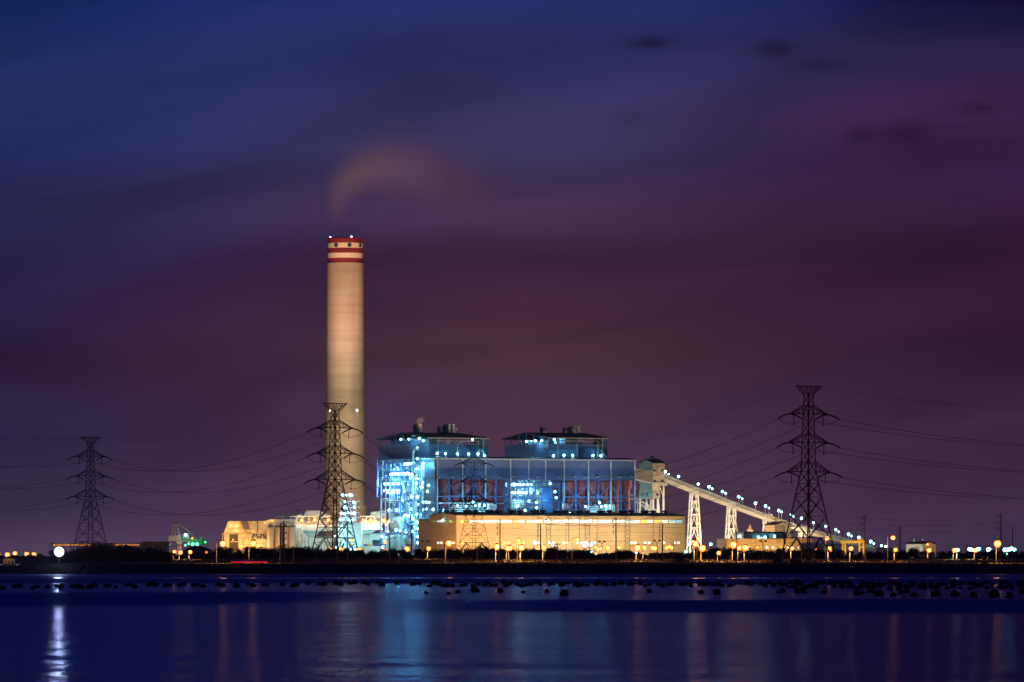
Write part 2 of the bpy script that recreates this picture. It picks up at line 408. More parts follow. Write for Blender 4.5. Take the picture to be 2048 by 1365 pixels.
# ------------------------------------------------------------------ chimney and smoke
def chimney():
    D = 3594; s = D / F
    fr = Frame(690.5, D)
    t = thing('chimney', 'tall beige concrete chimney with red and white bands at its top', 'chimney', fr.loc())
    def zz(v): return fr.z(v)
    def rad(v): return (36 + (v - 477) / 560 * 4.2) * s if v < 1012 else (38.5 * s + 2 * s)
    M_['shaft'] = chimney_mat()
    MB().lathe(0, 0, [(rad(1012) + .9, 0), (rad(1012) + .9, zz(1012)), (rad(1010), zz(1010)), (rad(900), zz(900)), (rad(800), zz(800)), (rad(700), zz(700)), (rad(600), zz(600)), (rad(527), zz(527))], 64).build('shaft', M_['shaft'], t, True)
    red = mat("red_band_paint", (.21, .010, .022), .7, .0, .3, .15); wh = mat("white_band_paint", (.72, .62, .48), .7, .0, .12, .1)
    for v0, v1, m, nm in ((527, 517.5, red, 'red_band'), (517.5, 507.5, wh, 'white_band'), (507.5, 497.5, red, 'red_band'), (497.5, 487.5, wh, 'white_band'), (487.5, 478, red, 'red_band')):
        MB().lathe(0, 0, [(35.4 * s, zz(v0) + .02), (35.4 * s, zz(v1))], 64).build(nm, m, t, True)
    # dark openings in the topmost white band, with frames proud of the wall
    ro = 35.4 * s
    for du in (-35.0, -17.5, 9.5, 30.5):
        a = math.asin(max(-1, min(1, du / 35.6))); w = 3.7 * s
        c = Vector((ro * math.sin(a), -ro * math.cos(a))); tg = Vector((math.cos(a), math.sin(a))); nn = Vector((math.sin(a), -math.cos(a)))
        mb = MB(); p0 = c - tg * w / 1.0; p1 = c + tg * w / 1.0
        vs = []
        for k in (-.5, .12):
            for p in (c - tg * w, c + tg * w):
                for z in (zz(496), zz(488.8)):
                    vs.append((p.x + nn.x * k, p.y + nn.y * k, z))
        mb.add(vs, [(0, 1, 3, 2), (4, 6, 7, 5), (0, 4, 5, 1), (2, 3, 7, 6), (1, 5, 7, 3), (0, 2, 6, 4)])
        mb.build('opening', M_['glass_dark'], t)
    a = math.asin(.46); mb = MB()
    for k in range(44):
        v = 540 + k * 10.6; r_ = rad(v) + .35; r2 = rad(v + 10.6) + .35
        for da in (-.012, .012): mb.bar((r_ * math.sin(a + da), -r_ * math.cos(a + da), zz(v)), (r2 * math.sin(a + da), -r2 * math.cos(a + da), zz(v + 10.6)), .12)
        mb.bar((r_ * math.sin(a - .012), -r_ * math.cos(a - .012), zz(v)), (r_ * math.sin(a + .012), -r_ * math.cos(a + .012), zz(v)), .12)
    mb.build('ladder', M_['cream_dark'], t)
    for v in (822,): MB().lathe(0, 0, [(rad(v) + .02, zz(v) - .3), (rad(v) + .35, zz(v) - .3), (rad(v) + .35, zz(v)), (rad(v) + .02, zz(v))], 64, False).build('ring_band', M_['shaft'], t)
    MB().lathe(-2.5 * s, 0, [(22 * s, zz(478) + .02), (22 * s, zz(475.6))], 40).build('flue_lip', M_['roof_dark'], t, True)
    for u, v in ((661.5, 475.5), (703.5, 475)):
        p = Vector(((u - 690.5) * s, -22 * s, zz(v))); MB().tube([(p.x, p.y, zz(478.5)), (p.x, p.y, p.z)], .15, 6).build('beacon_post', M_['steel_dark'], t)
        lamp_ball(t, p, .42 if u > 690 else .3, E_['white'], 'beacon')
    for u, v in ((661, 822), (715, 822)):
        du = u - 690.5; y = -math.sqrt(max(1, 38.8 ** 2 - du * du)) * s
        lamp_ball(t, Vector((du * s, y - .3, zz(v))), .5, E_['white'], 'beacon')
    return fr, t
def chimney_mat():
    m, nt, N, L, b = _nodes("chimney_concrete")
    tc = N.new("ShaderNodeTexCoord")
    def nz(sc, st, d=5):
        mp = N.new("ShaderNodeMapping"); mp.inputs["Scale"].default_value = st; L.new(tc.outputs["Object"], mp.inputs[0])
        n = N.new("ShaderNodeTexNoise"); n.inputs["Scale"].default_value = sc; n.inputs["Detail"].default_value = d; L.new(mp.outputs[0], n.inputs["Vector"]); return n.outputs["Fac"]
    w = N.new("ShaderNodeTexWave"); w.bands_direction = 'Z'; w.inputs["Scale"].default_value = .314 / 5.5; w.wave_profile = 'SAW'
    w.inputs["Distortion"].default_value = .0
    L.new(tc.outputs["Object"], w.inputs["Vector"])
    def M(op, a, bb):
        n = N.new("ShaderNodeMath"); n.operation = op
        for i, v in enumerate((a, bb)):
            if isinstance(v, (int, float)): n.inputs[i].default_value = v
            else: L.new(v, n.inputs[i])
        return n.outputs[0]
    lift = M('GREATER_THAN', w.outputs["Fac"], .93)
    f = M('ADD', M('MULTIPLY', nz(.12, (1, 1, .12)), .55), M('MULTIPLY', nz(.15, (.15, .15, 1.8)), .45))
    f = M('SUBTRACT', f, M('MULTIPLY', lift, .09))
    r = N.new("ShaderNodeValToRGB"); r.color_ramp.elements[0].position = .32; r.color_ramp.elements[1].position = .66
    r.color_ramp.elements[0].color = (.25, .20, .155, 1); r.color_ramp.elements[1].color = (.42, .35, .275, 1)
    L.new(f, r.inputs[0]); L.new(r.outputs[0], b.inputs["Base Color"]); b.inputs["Roughness"].default_value = .9
    return m
CH, chim = chimney()

def smoke():
    D = 3594; s = D / F
    pts = [(682, 464, 9), (678, 440, 13), (677, 414, 17), (681, 386, 22), (696, 358, 29), (722, 338, 36), (758, 326, 43), (802, 326, 48), (852, 338, 52), (908, 358, 56), (960, 384, 56)]
    wts = [.42, .55, .68, .78, .84, .88, .86, .78, .64, .5, .36]
    C = [W(u, v, D) for u, v, r in pts]; RR = [r * s for u, v, r in pts]
    base = W(682, 470, D)
    m = bpy.data.materials.new("drifting_smoke"); m.use_nodes = True; nt = m.node_tree; N = nt.nodes; L = nt.links; N.clear()
    out = N.new("ShaderNodeOutputMaterial"); pv = N.new("ShaderNodeVolumePrincipled"); L.new(pv.outputs[0], out.inputs["Volume"])
    pv.inputs["Color"].default_value = (.75, .62, .5, 1); pv.inputs["Anisotropy"].default_value = .0
    geo = N.new("ShaderNodeNewGeometry"); acc = None
    def M(op, a, bb=None):
        n = N.new("ShaderNodeMath"); n.operation = op
        for i, v in enumerate((a, bb)):
            if v is None: continue
            if isinstance(v, (int, float)): n.inputs[i].default_value = v
            else: L.new(v, n.inputs[i])
        return n.outputs[0]
    for c, r, w in zip(C, RR, wts):
        d = N.new("ShaderNodeVectorMath"); d.operation = 'DISTANCE'; L.new(geo.outputs["Position"], d.inputs[0]); d.inputs[1].default_value = c
        q = M('DIVIDE', d.outputs["Value"], r * .95); e = M('POWER', 2.718, M('MULTIPLY', M('MULTIPLY', q, q), -1.0))
        e = M('MULTIPLY', e, w * 9.0 / r)
        acc = e if acc is None else M('ADD', acc, e)
    L.new(M('MULTIPLY', acc, SMOKE_DENS), pv.inputs["Density"])
    # the hull that bounds the drifting smoke
    mb = MB(); mb.tube([c for c in [W(683, 473, D)] + C + [W(1030, 420, D)]], [4] + [min(r * 2.0, 44 * s * 2) for r in RR] + [12], 20)
    o = mb.build('smoke_plume', m, None, True)
    tag(o, 'thin brownish smoke drifting right from the top of the tall chimney', 'smoke')
SMOKE_DENS = .02
smoke()

# ------------------------------------------------------------------ bunker bay and boilers
PF = Frame(868, 3360, TH)
BUNK = thing('boiler_house', 'blue-grey boiler house with maroon coal silos between its steel columns', 'power station', PF.loc(), TH)
def bunker():
    t = BUNK
    x0 = PF.x(871); x1 = PF.x(1270); dy = 14.0
    zt = PF.z(919, x0); zb = PF.z(958.5, x0); zl = PF.z(1026, x0)
    # upper cladding, panels divided by pale downpipes
    MB().box(x0, x1, 0, dy, zb, zt).build('upper_wall', M_['cladding_blue'], t)
    MB().box(x0 - .8, x1 + .8, -.9, dy + 2, zt + .02, zt + .7).build('roof_edge', M_['pale_steel'], t)
    MB().prismx([(-.8, zt + .72), (dy + 2, zt + .72), (dy * .6, zt + 2.0)], x0, x1).build('roof', M_['cladding_dark'], t)
    for u in (873.8, 924.4, 970.4, 1020.4, 1127.4, 1176, 1221, 1269):
        x = PF.x(u); MB().tube([(x, -.7, PF.z(1028, x)), (x, -.7, zt)], .42, 8).build('downpipe', M_['pale_steel'], t, True)
    for u in (1056.7, 1090.4):
        x = PF.x(u); MB().tube([(x, -.7, zb), (x, -.7, zt)], .3, 8).build('downpipe', M_['pale_steel'], t, True)
    for u in (876, 904, 927, 973, 997.5, 1027.6, 1077.5, 1119, 1149, 1171.6, 1194, 1217, 1239.6, 1265):
        p = PF.p(u, 954.5, -1.2); MB().box(p.x - .9, p.x + .9, -2.0, -.45, p.z - .5, p.z + .55).build('wall_hood', M_['cream_dark'], t)
    # recess behind the silos
    for ua, ub in ((871, 1007), (1128, 1270)):
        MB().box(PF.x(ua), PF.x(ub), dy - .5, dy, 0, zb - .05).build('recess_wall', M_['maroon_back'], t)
    MB().box(x0 - .5, x0 - .02, 0, dy, 0, zt - .1).build('end_wall', M_['cladding_dark'], t)
    zcap = PF.z(963, x0); z1 = PF.z(973, x0); z2 = PF.z(979, x0); zlow = PF.z(1026, x0)
    for u in (888, 910.5, 933, 956, 979, 1001.5, 1139, 1161.5, 1184, 1206.5, 1229, 1251.5):
        x = PF.x(u, 6); r = 3.25
        si = MB().lathe(x, 6, [(r * .82, 4), (r * .82, z2), (r * 1.12, z1), (r * 1.12, zb - .1)], 20).build('coal_silo', M_['maroon'], t, True)
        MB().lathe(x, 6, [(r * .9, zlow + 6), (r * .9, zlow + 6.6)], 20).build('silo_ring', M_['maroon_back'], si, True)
    # columns, girts and braces
    cu = (872, 898.5, 924, 947.5, 970.4, 993, 1020, 1127.5, 1152, 1176, 1197.5, 1221, 1242.5, 1269)
    for u in cu:
        x = PF.x(u, -.3); MB().box(x - .4, x + .4, -.3, .5, 0, zb).build('column', M_['blue_steel'], t)
    zm = PF.z(993, x0)
    for a, b in ((872, 1020), (1127.5, 1269)):
        for z in (zm, PF.z(1019, x0)):
            MB().box(PF.x(a), PF.x(b), -.25, .35, z - .35, z + .35).build('girt', M_['blue_steel'], t)
    for i, (a, b) in enumerate(zip(cu[:-1], cu[1:])):
        if b - a > 60: continue
        xa, xb = PF.x(a), PF.x(b); mb = MB()
        if i % 2: mb.bar((xa, .1, zb - 3), (xb, .1, zm), .4)
        else: mb.bar((xa, .1, zm), (xb, .1, zb - 3), .4)
        mb.bar((xa, .3, zm - .5), ((xa + xb) / 2, .3, zlow + 3), .35); mb.bar((xb, .3, zm - .5), ((xa + xb) / 2, .3, zlow + 3), .35)
        mb.build('brace', M_['blue_steel'], t)
    # deck with pipe racks between the bunker and the hall
    zd = PF.z(1029, x0)
    MB().box(x0, x1, -9, -.5, zd - 1, zd - .3).build('deck', M_['grey_sheet'], t)
    for a, b in ((893, 985), (1165, 1222)):
        xa, xb = PF.x(a, -5), PF.x(b, -5)
        for k in range(5):
            z = zd + .6 + k * 1.1; y = -7 + k * .7
            MB().tube([(xa + k, y, z), (xb - k * 2, y, z), (xb - k * 2, y + 2.5, z + .4)], .28 + .1 * (k % 2), 8).build('pipe', M_['pale_steel'], t, True)
        n = int((xb - xa) / 3)
        for k in range(n):
            x = xa + (k + .5) * (xb - xa) / n; h = rnd.uniform(2.5, 6.5)
            mb = MB().box(x - .2, x + .2, -6, -5.6, zd, zd + h); mb.box(x - .9, x + .9, -6.4, -5.2, zd, zd + rnd.uniform(.8, 2.4)); mb.bar((x, -5.8, zd + h), (x + rnd.uniform(-2, 2), -5.8, zd + h * .5), .22)
            mb.build('valve_rack', M_['grey_sheet'], t)
        xr = PF.x(b - 12, -6)
        mb = MB()
        for k in range(6): mb.box(xr + k * 1.1, xr + k * 1.1 + .75, -6.8, -5.4, zd + 1.8, zd + 6.2)
        mb.build('cooler_bank', M_['pale_steel'], t)
    z = PF.z(1006.5, x0)
    MB().tube([(PF.x(876, -3), -3, z), (PF.x(1008, -3), -3, z)], .35, 8).build('header_pipe', M_['pale_steel'], t, True)
    lamps = [(932, 1013), (915, 1012), (950.5, 1012), (958.5, 1011), (968.5, 1011.5), (946, 1004.5), (887.6, 1021), (885.5, 1026), (908, 1025.5), (1171, 1013.5), (1198.5, 1006), (1202.5, 1013.5), (1211, 1012.5), (1219.6, 1012.5), (1139.5, 1026.5), (1217, 1027)]
    for i, (u, v) in enumerate(lamps):
        p = PF.p(u, v, -7); lamp_ball(t, p, .75 if i in (3, 4, 12, 15) else .62, E_['cyan'])
    for u, v, P in ((935, 1010, 3200), (966, 1010, 4000), (1175, 1010, 3200), (1208, 1009, 4000), (890, 1020, 2400), (1250, 1016, 2000)):
        lamp_light(PF.p(u, v, -10), P, CYAN, t)
    # wide wash from the lamps on the hall roof on to the cladding
    for u in (900, 1000, 1100, 1200):
        p = PF.p(u, 1014, -26); lamp_light(p, 17000, (.52, .68, 1.0), t, .6, R(120), PF.p(u + 20, 930, 0), .8)
bunker()

def upper_block(ua, ub, us, lamps_top, lamps_wall, vents, pen, first):
    """the clad top of a boiler with its open gabled roof; ua..ub front face, us far end of its left side"""
    t = BUNK; y0 = 16.0
    xa = PF.x(ua, y0); xb = PF.x(ub, y0); y1 = PF.y(us, xa)
    zb = PF.z(919, xa, y0) + .8; zw = PF.z(888, xa, y0); ze = PF.z(876.5, xa, y0); zr = ze + 3.4; ym = (y0 + y1) / 2
    m = M_['cladding_blue'] if not first else M_['cladding_blue']
    MB().box(xa, xb, y0, y1, zb, zw).build('clad_wall', m, t)
    # corner tower at the right end rises to the roof
    MB().box(xb - 4.2, xb - .05, y0 + .3, y0 + 10, zw + .02, ze - .3).build('corner_panel', M_['cladding_blue'], t)
    MB().box(xa + 12 * (1 if not first else .0), xa + (20 if not first else 9), y0 + 1, y1 - 16, zw + .02, ze - .2).build('lift_room', M_['cladding_dark'], t)
    # roof
    mb = MB(); o = 1.6
    mb.prismx([(y0 - o, ze), (y0 - o, ze + .5), (ym, zr + .5), (y1 + o, ze + .5), (y1 + o, ze), (ym, zr)], xa - o, xb - .4 if first else xb + .5)
    rf = mb.build('roof', M_['roof_dark'], t)
    MB().box(xa - o, xb, y0 - o - .4, y0 - o - .02, ze - .3, ze + .35).build('gutter', M_['pale_steel'], rf)
    n = 7
    for k in range(n):
        x = xa + (xb - xa) * k / (n - 1); MB().box(x - .25, x + .25, y0 - .5, y0 - .02, zw, ze).build('post', M_['blue_steel'], t)
    for k in range(7):
        y = y0 + (y1 - y0) * k / 6; zt = ze + 3.4 * (1 - abs(y - ym) / (ym - y0)) - .2
        MB().box(xa - .4, xa, y - .2, y + .2, zw, zt).build('post', M_['blue_steel'], t)
    mb = MB()
    for k in range(6):
        ya = y0 + (y1 - y0) * k / 6; yb = y0 + (y1 - y0) * (k + 1) / 6
        mb.bar((xa - .2, ya, zw + .5), (xa - .2, yb, ze + .5), .25)
    mb.build('truss', M_['blue_steel'], t)
    # gear under the roof
    for k in range(9):
        x = xa + 5 + rnd.random() * (xb - xa - 12); y = y0 + 3 + rnd.random() * 12
        MB().lathe(x, y, [(.9, zw), (.9, zw + rnd.uniform(1.2, 2.6))], 10).build('drum', M_['pale_steel'], t, True)
    for k in range(10):
        y = y0 + 6 + rnd.random() * (y1 - y0 - 20); 
        MB().box(xa + 1, xa + 3 + rnd.random() * 2, y, y + rnd.uniform(1, 3), zw, zw + rnd.uniform(1, 2.6)).build('cabinet', M_['pale_steel'], t)
    # pipes down the front
    w = xb - xa
    for f_, top in ((.14, ze - .5), (.47, ze - 3), (.82, ze - 1.5), (.9, ze)):
        x = xa + w * f_; MB().tube([(x, y0 - 1.2, zb), (x, y0 - 1.2, top)], .36, 8).build('downpipe', M_['beige'], t, True)
    MB().tube([(xa + w * .1, y0 - 1.3, ze - 1.6), (xa + w * .8, y0 - 1.3, ze - 1.6)], .3, 8).build('header_pipe', M_['beige'], t, True)
    MB().bar((xb - 5, y0 - 1, zb + 5), (xb - 1, y0 - 1, zb + .5), .5).build('brace', M_['pale_steel'], t)
    # rooftop vents
    for u, r, v0, v1, yy in vents:
        p = PF.p(u, v0, yy); q = PF.z(v1, p.x, yy)
        MB().lathe(p.x, yy, [(r, zr - 3), (r, p.z - .4), (r * 1.08, p.z - .4), (r * 1.08, p.z), (r * .8, p.z + .01)], 14).build('vent_stack', M_['pale_steel'], t, True)
    for a, b, v in pen:
        yy = ym; p = PF.p(a, v, yy); MB().box(p.x, PF.x(b, yy), yy - 7, yy + 7, zr - 2.4, p.z).build('penthouse', M_['roof_dark'], t)
    for u, v in lamps_top:
        p = PF.p(u, v, y0 - .8) if u > ua + 5 else PF.q(u, v, xa - 1.0); lamp_ball(t, p, .7, E_['cyan'])
    for u, v in lamps_wall:
        p = PF.p(u, v, y0 - 1.6); lamp_ball(t, p, .78, E_['cyan']); lamp_light(p + Vector((0, -.9, .2)), 850, CYAN, t, .5)
    vx = [PF.x(q[0], q[4]) for q in vents]
    for px, ax, P in ((vx[-1] + 6, vx[-3], 2600), (vx[0] + 7, vx[0], 1500)):  # added lamps, no such source seen; they brighten the vent stacks
        p = Vector((px, ym - 12, zr + 3.4)); MB().tube([(px, ym - 12, zr - 2.5), p], .08, 6).build('added_lamp_post', M_['steel_dark'], t)
        MB().box(px - .3, px + .3, ym - 12.3, ym - 11.7, zr + 3.4, zr + 3.7).build('added_roof_lamp', M_['steel_dark'], t)
        lamp_light(p + Vector((0, .3, .6)), P, (1, .78, .52), t, .12, R(70), p + Vector((ax - px, 12, 3.0)), .6)
    u, v = lamps_top[1]; lamp_light(PF.q(u, v + 1, xa - 4), 2500, CYAN, t); lamp_light((xa + 10, y0 + 8, zw + 2.5), 1800, CYAN, t)
    lamp_light((xa + 3, ym, zw + 2.4), 1500, CYAN, t)
    return xa, xb, y0, y1, zb
v1 = [(835, 2.7, 850, 866, 46), (880, 1.6, 852, 868, 46), (887, 1.5, 852, 868, 47), (894.5, 2.1, 849, 868, 45), (902.8, 1.9, 849, 868, 45), (908.6, 1.3, 857.5, 868, 45)]
B1 = upper_block(858, 976, 758, [(801.5, 879.5), (817.5, 879), (838, 877.5), (944.5, 879), (846, 882)],
    [(874, 907.5), (890.5, 908), (914.5, 908.5), (937, 908.5), (955.5, 908.5), (968.5, 911.5)], v1, [(826, 846, 866.5), (874, 904, 866), (901, 917, 868)], True)
v2 = [(1087, 2.3, 855, 868, 50), (1130, 1.5, 856, 870, 50), (1136, 1.5, 856, 870, 51), (1145, 2.3, 853, 870, 49), (1153, 2.0, 853, 870, 49), (1159, 1.5, 862, 870, 49)]
B2 = upper_block(1097, 1215, 1009.5, [(1053, 883.5), (1070, 882), (1083, 882), (1108, 880)],
    [(1106.5, 912), (1127.5, 911), (1145, 911), (1185.5, 911.5), (1201.5, 912)], v2, [(1079, 1097, 870), (1126, 1152, 869), (1151, 1167, 871.5)], False)

def lit_opening():
    """open front of the second boiler between the two silo groups"""
    t = BUNK; yb = 15.0
    xa = PF.x(1009); xb = PF.x(1127); zb = PF.z(959, xa); z0 = PF.z(1030, xa)
    MB().box(xa, xb, yb, yb + .6, 0, zb).build('boiler_casing', M_['pale_steel'], t)
    xs = [PF.x(u, 2) for u in (1008.5, 1020.5, 1034, 1048, 1057, 1070, 1083, 1103, 1118, 1126)]
    for x in xs: MB().box(x - .35, x + .35, 1.4, 2.1, 0, zb).build('column', M_['blue_steel'], t)
    zl = [PF.z(v, xa) for v in (965, 974, 985, 996, 1008, 1019)]
    for z in zl:
        MB().box(xa, xb, 1.2, 2.3, z - .35, z + .25).build('floor_beam', M_['blue_steel'], t)
        MB().box(xa, xb, 2.3, 9, z - .1, z + .1).build('floor', M_['grey_sheet'], t)
        mb = MB()
        for h in (.7, 1.3): mb.box(xa, xb, 1.0, 1.08, z + .3 + h, z + .42 + h)
        mb.build('railing', M_['pale_steel'], t)
    MB().box(PF.x(1085, 1), PF.x(1103, 1), .6, 1.3, z0, PF.z(975, xa)).build('blue_panel', M_['blue_steel'], t)
    for k in range(16):
        x = xa + 1.5 + rnd.random() * (xb - xa - 3); y = rnd.uniform(3, 12); r = rnd.uniform(.25, .8)
        MB().tube([(x, y, z0), (x, y, zb - 1), (x + rnd.uniform(-2, 2), y, zb - .5)], r, 8).build('pipe', M_['pale_steel'], t, True)
    for k in range(8):
        x = xa + 2 + rnd.random() * (xb - xa - 10); z = rnd.choice(zl) + 2
        MB().tube([(x, 5, z), (x + rnd.uniform(4, 7), 5, z)], 1.4, 12).build('vessel', M_['pale_steel'], t, True)
    mb = MB(); p = PF.p(1028, 1004, .7)
    for i, (du, dv) in enumerate(((0, 0), (4, 4), (8, 8))):
        a = PF.p(1025 + du, 1001 + dv, .6); b = PF.p(1048 + du * .5, 1001 + dv, .6); c = PF.p(1025 + du, 1027, .6)
        mb.bar(a, b, .6); mb.bar(a, c, .6)
    mb.build('duct_frame', M_['pale_steel'], t)
    for a, b in ((0, 1), (7, 8), (8, 9)):
        MB().bar((xs[a], 1.7, zl[3]), (xs[b], 1.7, zl[4]), .4).build('brace', M_['blue_steel'], t)
        MB().bar((xs[b], 1.7, zl[3]), (xs[a], 1.7, zl[4]), .4).build('brace', M_['blue_steel'], t)
    for u in (1022, 1027, 1032, 1037, 1042, 1048, 1055, 1062): lamp_ball(t, PF.p(u, 969.5 + rnd.uniform(-.6, .6), 1.0), .55, E_['cyan'])
    for u in (1023, 1029, 1035, 1041, 1047, 1053, 1062, 1075): lamp_ball(t, PF.p(u, 986 + rnd.uniform(-.8, .8), 1.0), .62, E_['cyan'])
    for u, v in ((1100, 967.5), (1109.7, 984), (1057.5, 1002.5), (1072.5, 1005.5), (1073, 1016), (1116, 1022), (1112, 996), (1050, 1021), (1034, 1014)): lamp_ball(t, PF.p(u, v, .6), .75, E_['cyan'])
    MB().box(PF.x(1020.5, 1), PF.x(1054, 1), .9, 1.15, PF.z(987.5, xa), PF.z(984.5, xa)).build('strip_lamp', E_['tube'], t)
    for u, v, P in ((1028, 972, 1900), (1045, 985, 2400), (1065, 985, 1900), (1035, 1008, 1300), (1070, 1010, 1600), (1112, 985, 1500), (1112, 1012, 1200), (1095, 970, 900)):
        lamp_light(PF.p(u, v, 5), P * 3.6, CYAN, t, .4)
    for u, P in ((1040, 1500), (1090, 900)): lamp_light(PF.p(u, 1000, -3), P * 1.6, CYAN, t, .4)
lit_opening()

FR = thing('pipe_tower', 'tall open blue steel boiler frame full of pipes and white-cyan lamps', 'steel tower', PF.loc(), TH)
def boiler_frame():
    """open end of the first boiler: steel frame with floors, pipes and lamps, seen on its left side"""
    t = FR; X = B1[0] - 3.0
    y0 = 15.0; y1 = PF.y(762, X)
    zt = PF.z(917, X, 20); XB = X + 11
    MB().box(XB, XB + 1, y0, y1 - 16, 26, zt - 1).build('boiler_casing', M_['pale_steel'], t)
    MB().box(XB + .2, XB + 1, y1 - 15.9, y1 - 1, 26, zt - 22).build('boiler_casing', M_['pale_steel'], t)
    MB().box(XB, XB + 1, y0, y1 - 4, 0, 25.8).build('lower_casing', M_['pale_steel'], t)
    nb = 9; ys = [y0 + (y1 - y0) * k / nb for k in range(nb + 1)]
    zl = [0, 8, 14.5, 20.5, 27, 33.5, 39.5, 45.5, 51.5, 57, zt]
    for row, xx in enumerate((X, X + 8.5)):
        for k, y in enumerate(ys):
            w = .42 if row == 0 else .35
            MB().box(xx - w, xx + w, y - w, y + w, 0, zt if row == 0 else zt - 3).build('column', M_['blue_steel'], t)
    for z in zl[1:]:
        MB().box(X - .3, X + .3, y0, y1, z - .4, z + .3).build('floor_beam', M_['blue_steel'], t)
    for z in zl[1:-1]:
        MB().box(X + .35, XB, y0 + 5, y1 - 3, z - .12, z + .08).build('floor', M_['grey_sheet'], t)
        mb = MB()
        for h in (.6, 1.2): mb.box(X - .55, X - .45, y0, y1, z + .3 + h, z + .42 + h)
        for k in range(30): y = y0 + (y1 - y0) * k / 29; mb.box(X - .55, X - .45, y - .05, y + .05, z + .3, z + 1.6)
        mb.build('railing', M_['pale_steel'], t)
    for k in range(nb):
        for j in range(1, 10):
            if (k * 7 + j * 3) % 5 == 0 or (k >= 7 and j > 6):
                MB().bar((X, ys[k], zl[j]), (X, ys[k + 1], zl[j + 1]), .34).build('brace', M_['blue_steel'], t)
                if k >= 7: MB().bar((X, ys[k + 1], zl[j]), (X, ys[k], zl[j + 1]), .34).build('brace', M_['blue_steel'], t)
    # outrigger at the far end
    yo = PF.y(754.5, X); za, zb = PF.z(995, X, yo), PF.z(921, X, yo)
    mb = MB()
    for z in (za, PF.z(958, X, yo), PF.z(976, X, yo), zb): mb.bar((X, y1, z), (X, yo, z), .6)
    mb.bar((X, yo, za), (X, yo, zb), .7); mb.bar((X, yo, PF.z(958, X, yo)), (X, y1, zb), .4)
    mb.build('outrigger', M_['blue_steel'], t)
    def poly(pts, w, nm, m, x=None):
        mb = MB(); q = [PF.q(u, v, X - 1.2 if x is None else x) for u, v in pts]
        for a, b in zip(q[:-1], q[1:]): mb.bar(a, b, w)
        return mb.build(nm, m, t)
    poly([(766, 921), (766, 933), (762.5, 933), (762.5, 941), (766, 941), (766, 956), (756.5, 956), (756.5, 974), (763, 974), (763, 992)], .55, 'duct_frame', M_['pale_steel'])
    for i in range(3): poly([(763 + i * 8, 1060 - i * 6), (763 + i * 8, 997.5 + i * 4), (793 - i * 1.5, 997.5 + i * 4), (793 - i * 1.5, 1004 + i * 4)], .55, 'duct_frame', M_['pale_steel'])
    # the tall pale pipe, from the roof to the ground
    q = [PF.q(u, v, X - 2.2) for u, v in ((836, 898), (829, 899), (826.5, 905), (826.5, 940), (828.5, 958), (828.5, 1000), (829.5, 1060), (830, 1100))]
    MB().tube(q, .75, 10).build('tall_pipe', M_['pale_steel'], t, True)
    for u in (832.5, 842, 848): q = [PF.q(u, 930, X - 1.6), PF.q(u, 1100, X - 1.6)]; MB().tube(q, .35, 8).build('pipe', M_['pale_steel'], t, True)
    # ducts, hoppers, vessels and pipes inside
    for k in range(34):
        y = rnd.uniform(y0 + 2, y1 - 2); j = rnd.randrange(1, 9); x = rnd.uniform(X + 1.2, X + 7); r = rnd.choice((.25, .3, .45, .7))
        l = rnd.choice((1, 1, 2, 3)); z2 = zl[min(10, j + l)]
        d = rnd.uniform(-4, 4)
        MB().tube([(x, y, zl[j]), (x, y, z2 - 1.2), (x, y + d * .3, z2 - .7), (x, y + d, z2 - .7)], r, 8).build('pipe', M_['pale_steel'], t, True)
    for k in range(22):
        y = rnd.uniform(y0 + 5, y1 - 8); j = rnd.randrange(1, 9)
        if k % 3: MB().tube([(X + 4, y - 3, zl[j] + 2.2), (X + 4, y + 3, zl[j] + 2.2)], rnd.uniform(.9, 1.6), 12).build('vessel', M_['pale_steel'], t, True)
        else: MB().box(X + 2, X + 6, y - 2, y + 2, zl[j] + .1, zl[j] + rnd.uniform(2, 4.5)).build('cabinet', M_['pale_steel'], t)
    p = PF.q(789, 1010, X + 2)
    MB().lathe(p.x, p.y, [(1.0, p.z + 2), (1.2, p.z), (1.2, p.z - 1), (4.6, p.z - 13), (4.6, p.z - 16)], 16).build('hopper', M_['pale_steel'], t, True)
    for u, v, r in ((797, 1047, 4.2), (806, 1047, 4.2), (786, 1050, 3)):
        p = PF.q(u, v, X + 1); MB().tube([(p.x, p.y - 3, p.z), (p.x, p.y + 3, p.z)], r, 16).build('vessel', M_['pale_steel'], t, True)
    for u, r in ((789, 5.0), (800, 1.2), (806, 3.2)):
        p = PF.q(u, 1073, X - 2); MB().lathe(p.x, p.y, [(r, 0), (r, p.z), (r * .6, p.z + .8)], 24).build('storage_tank', M_['white_sheet'], t, True)
    p = PF.q(820, 1075, X - 2); MB().box(p.x, p.x + 4, p.y - 9, p.y + 5, 0, p.z).build('switch_room', M_['blue_steel'], t)
    for v in (1079, 1082, 1085, 1088): 
        q = PF.q(817, v, X - 2.4); MB().box(q.x, q.x + .3, q.y - 3.5, q.y + 3.5, q.z, q.z + .5).build('louvre_slat', M_['pale_steel'], t)
    # lamps
    L1 = [(834.5, 897), (834, 917.5), (846, 927), (811, 928.5), (821, 928), (833, 938), (782, 949.5), (790, 948.5), (797, 949), (804, 948), (811, 949), (818, 948.5), (824, 949), (821, 956), (833, 957.5), (846, 966),
          (832.5, 967.5), (854.5, 983.5), (834, 994), (805, 1001), (846, 1004.5), (823, 994), (835.5, 1009), (778, 1020.5), (793, 1020.5), (821, 1018.5), (853, 1018.5), (866, 1019.5), (847, 1020), (833, 1029.5), (791, 1061), (825, 1063.5), (811, 1064.5), (763.5, 1073.5), (773, 1075), (764.5, 1095), (835, 1045), (835, 1058), (835, 1074), (835, 1086), (800, 1062), (776, 1063), (852, 1005), (858, 1005), (812, 1030), (843, 975), (857, 971), (808, 983), (826, 1038)]
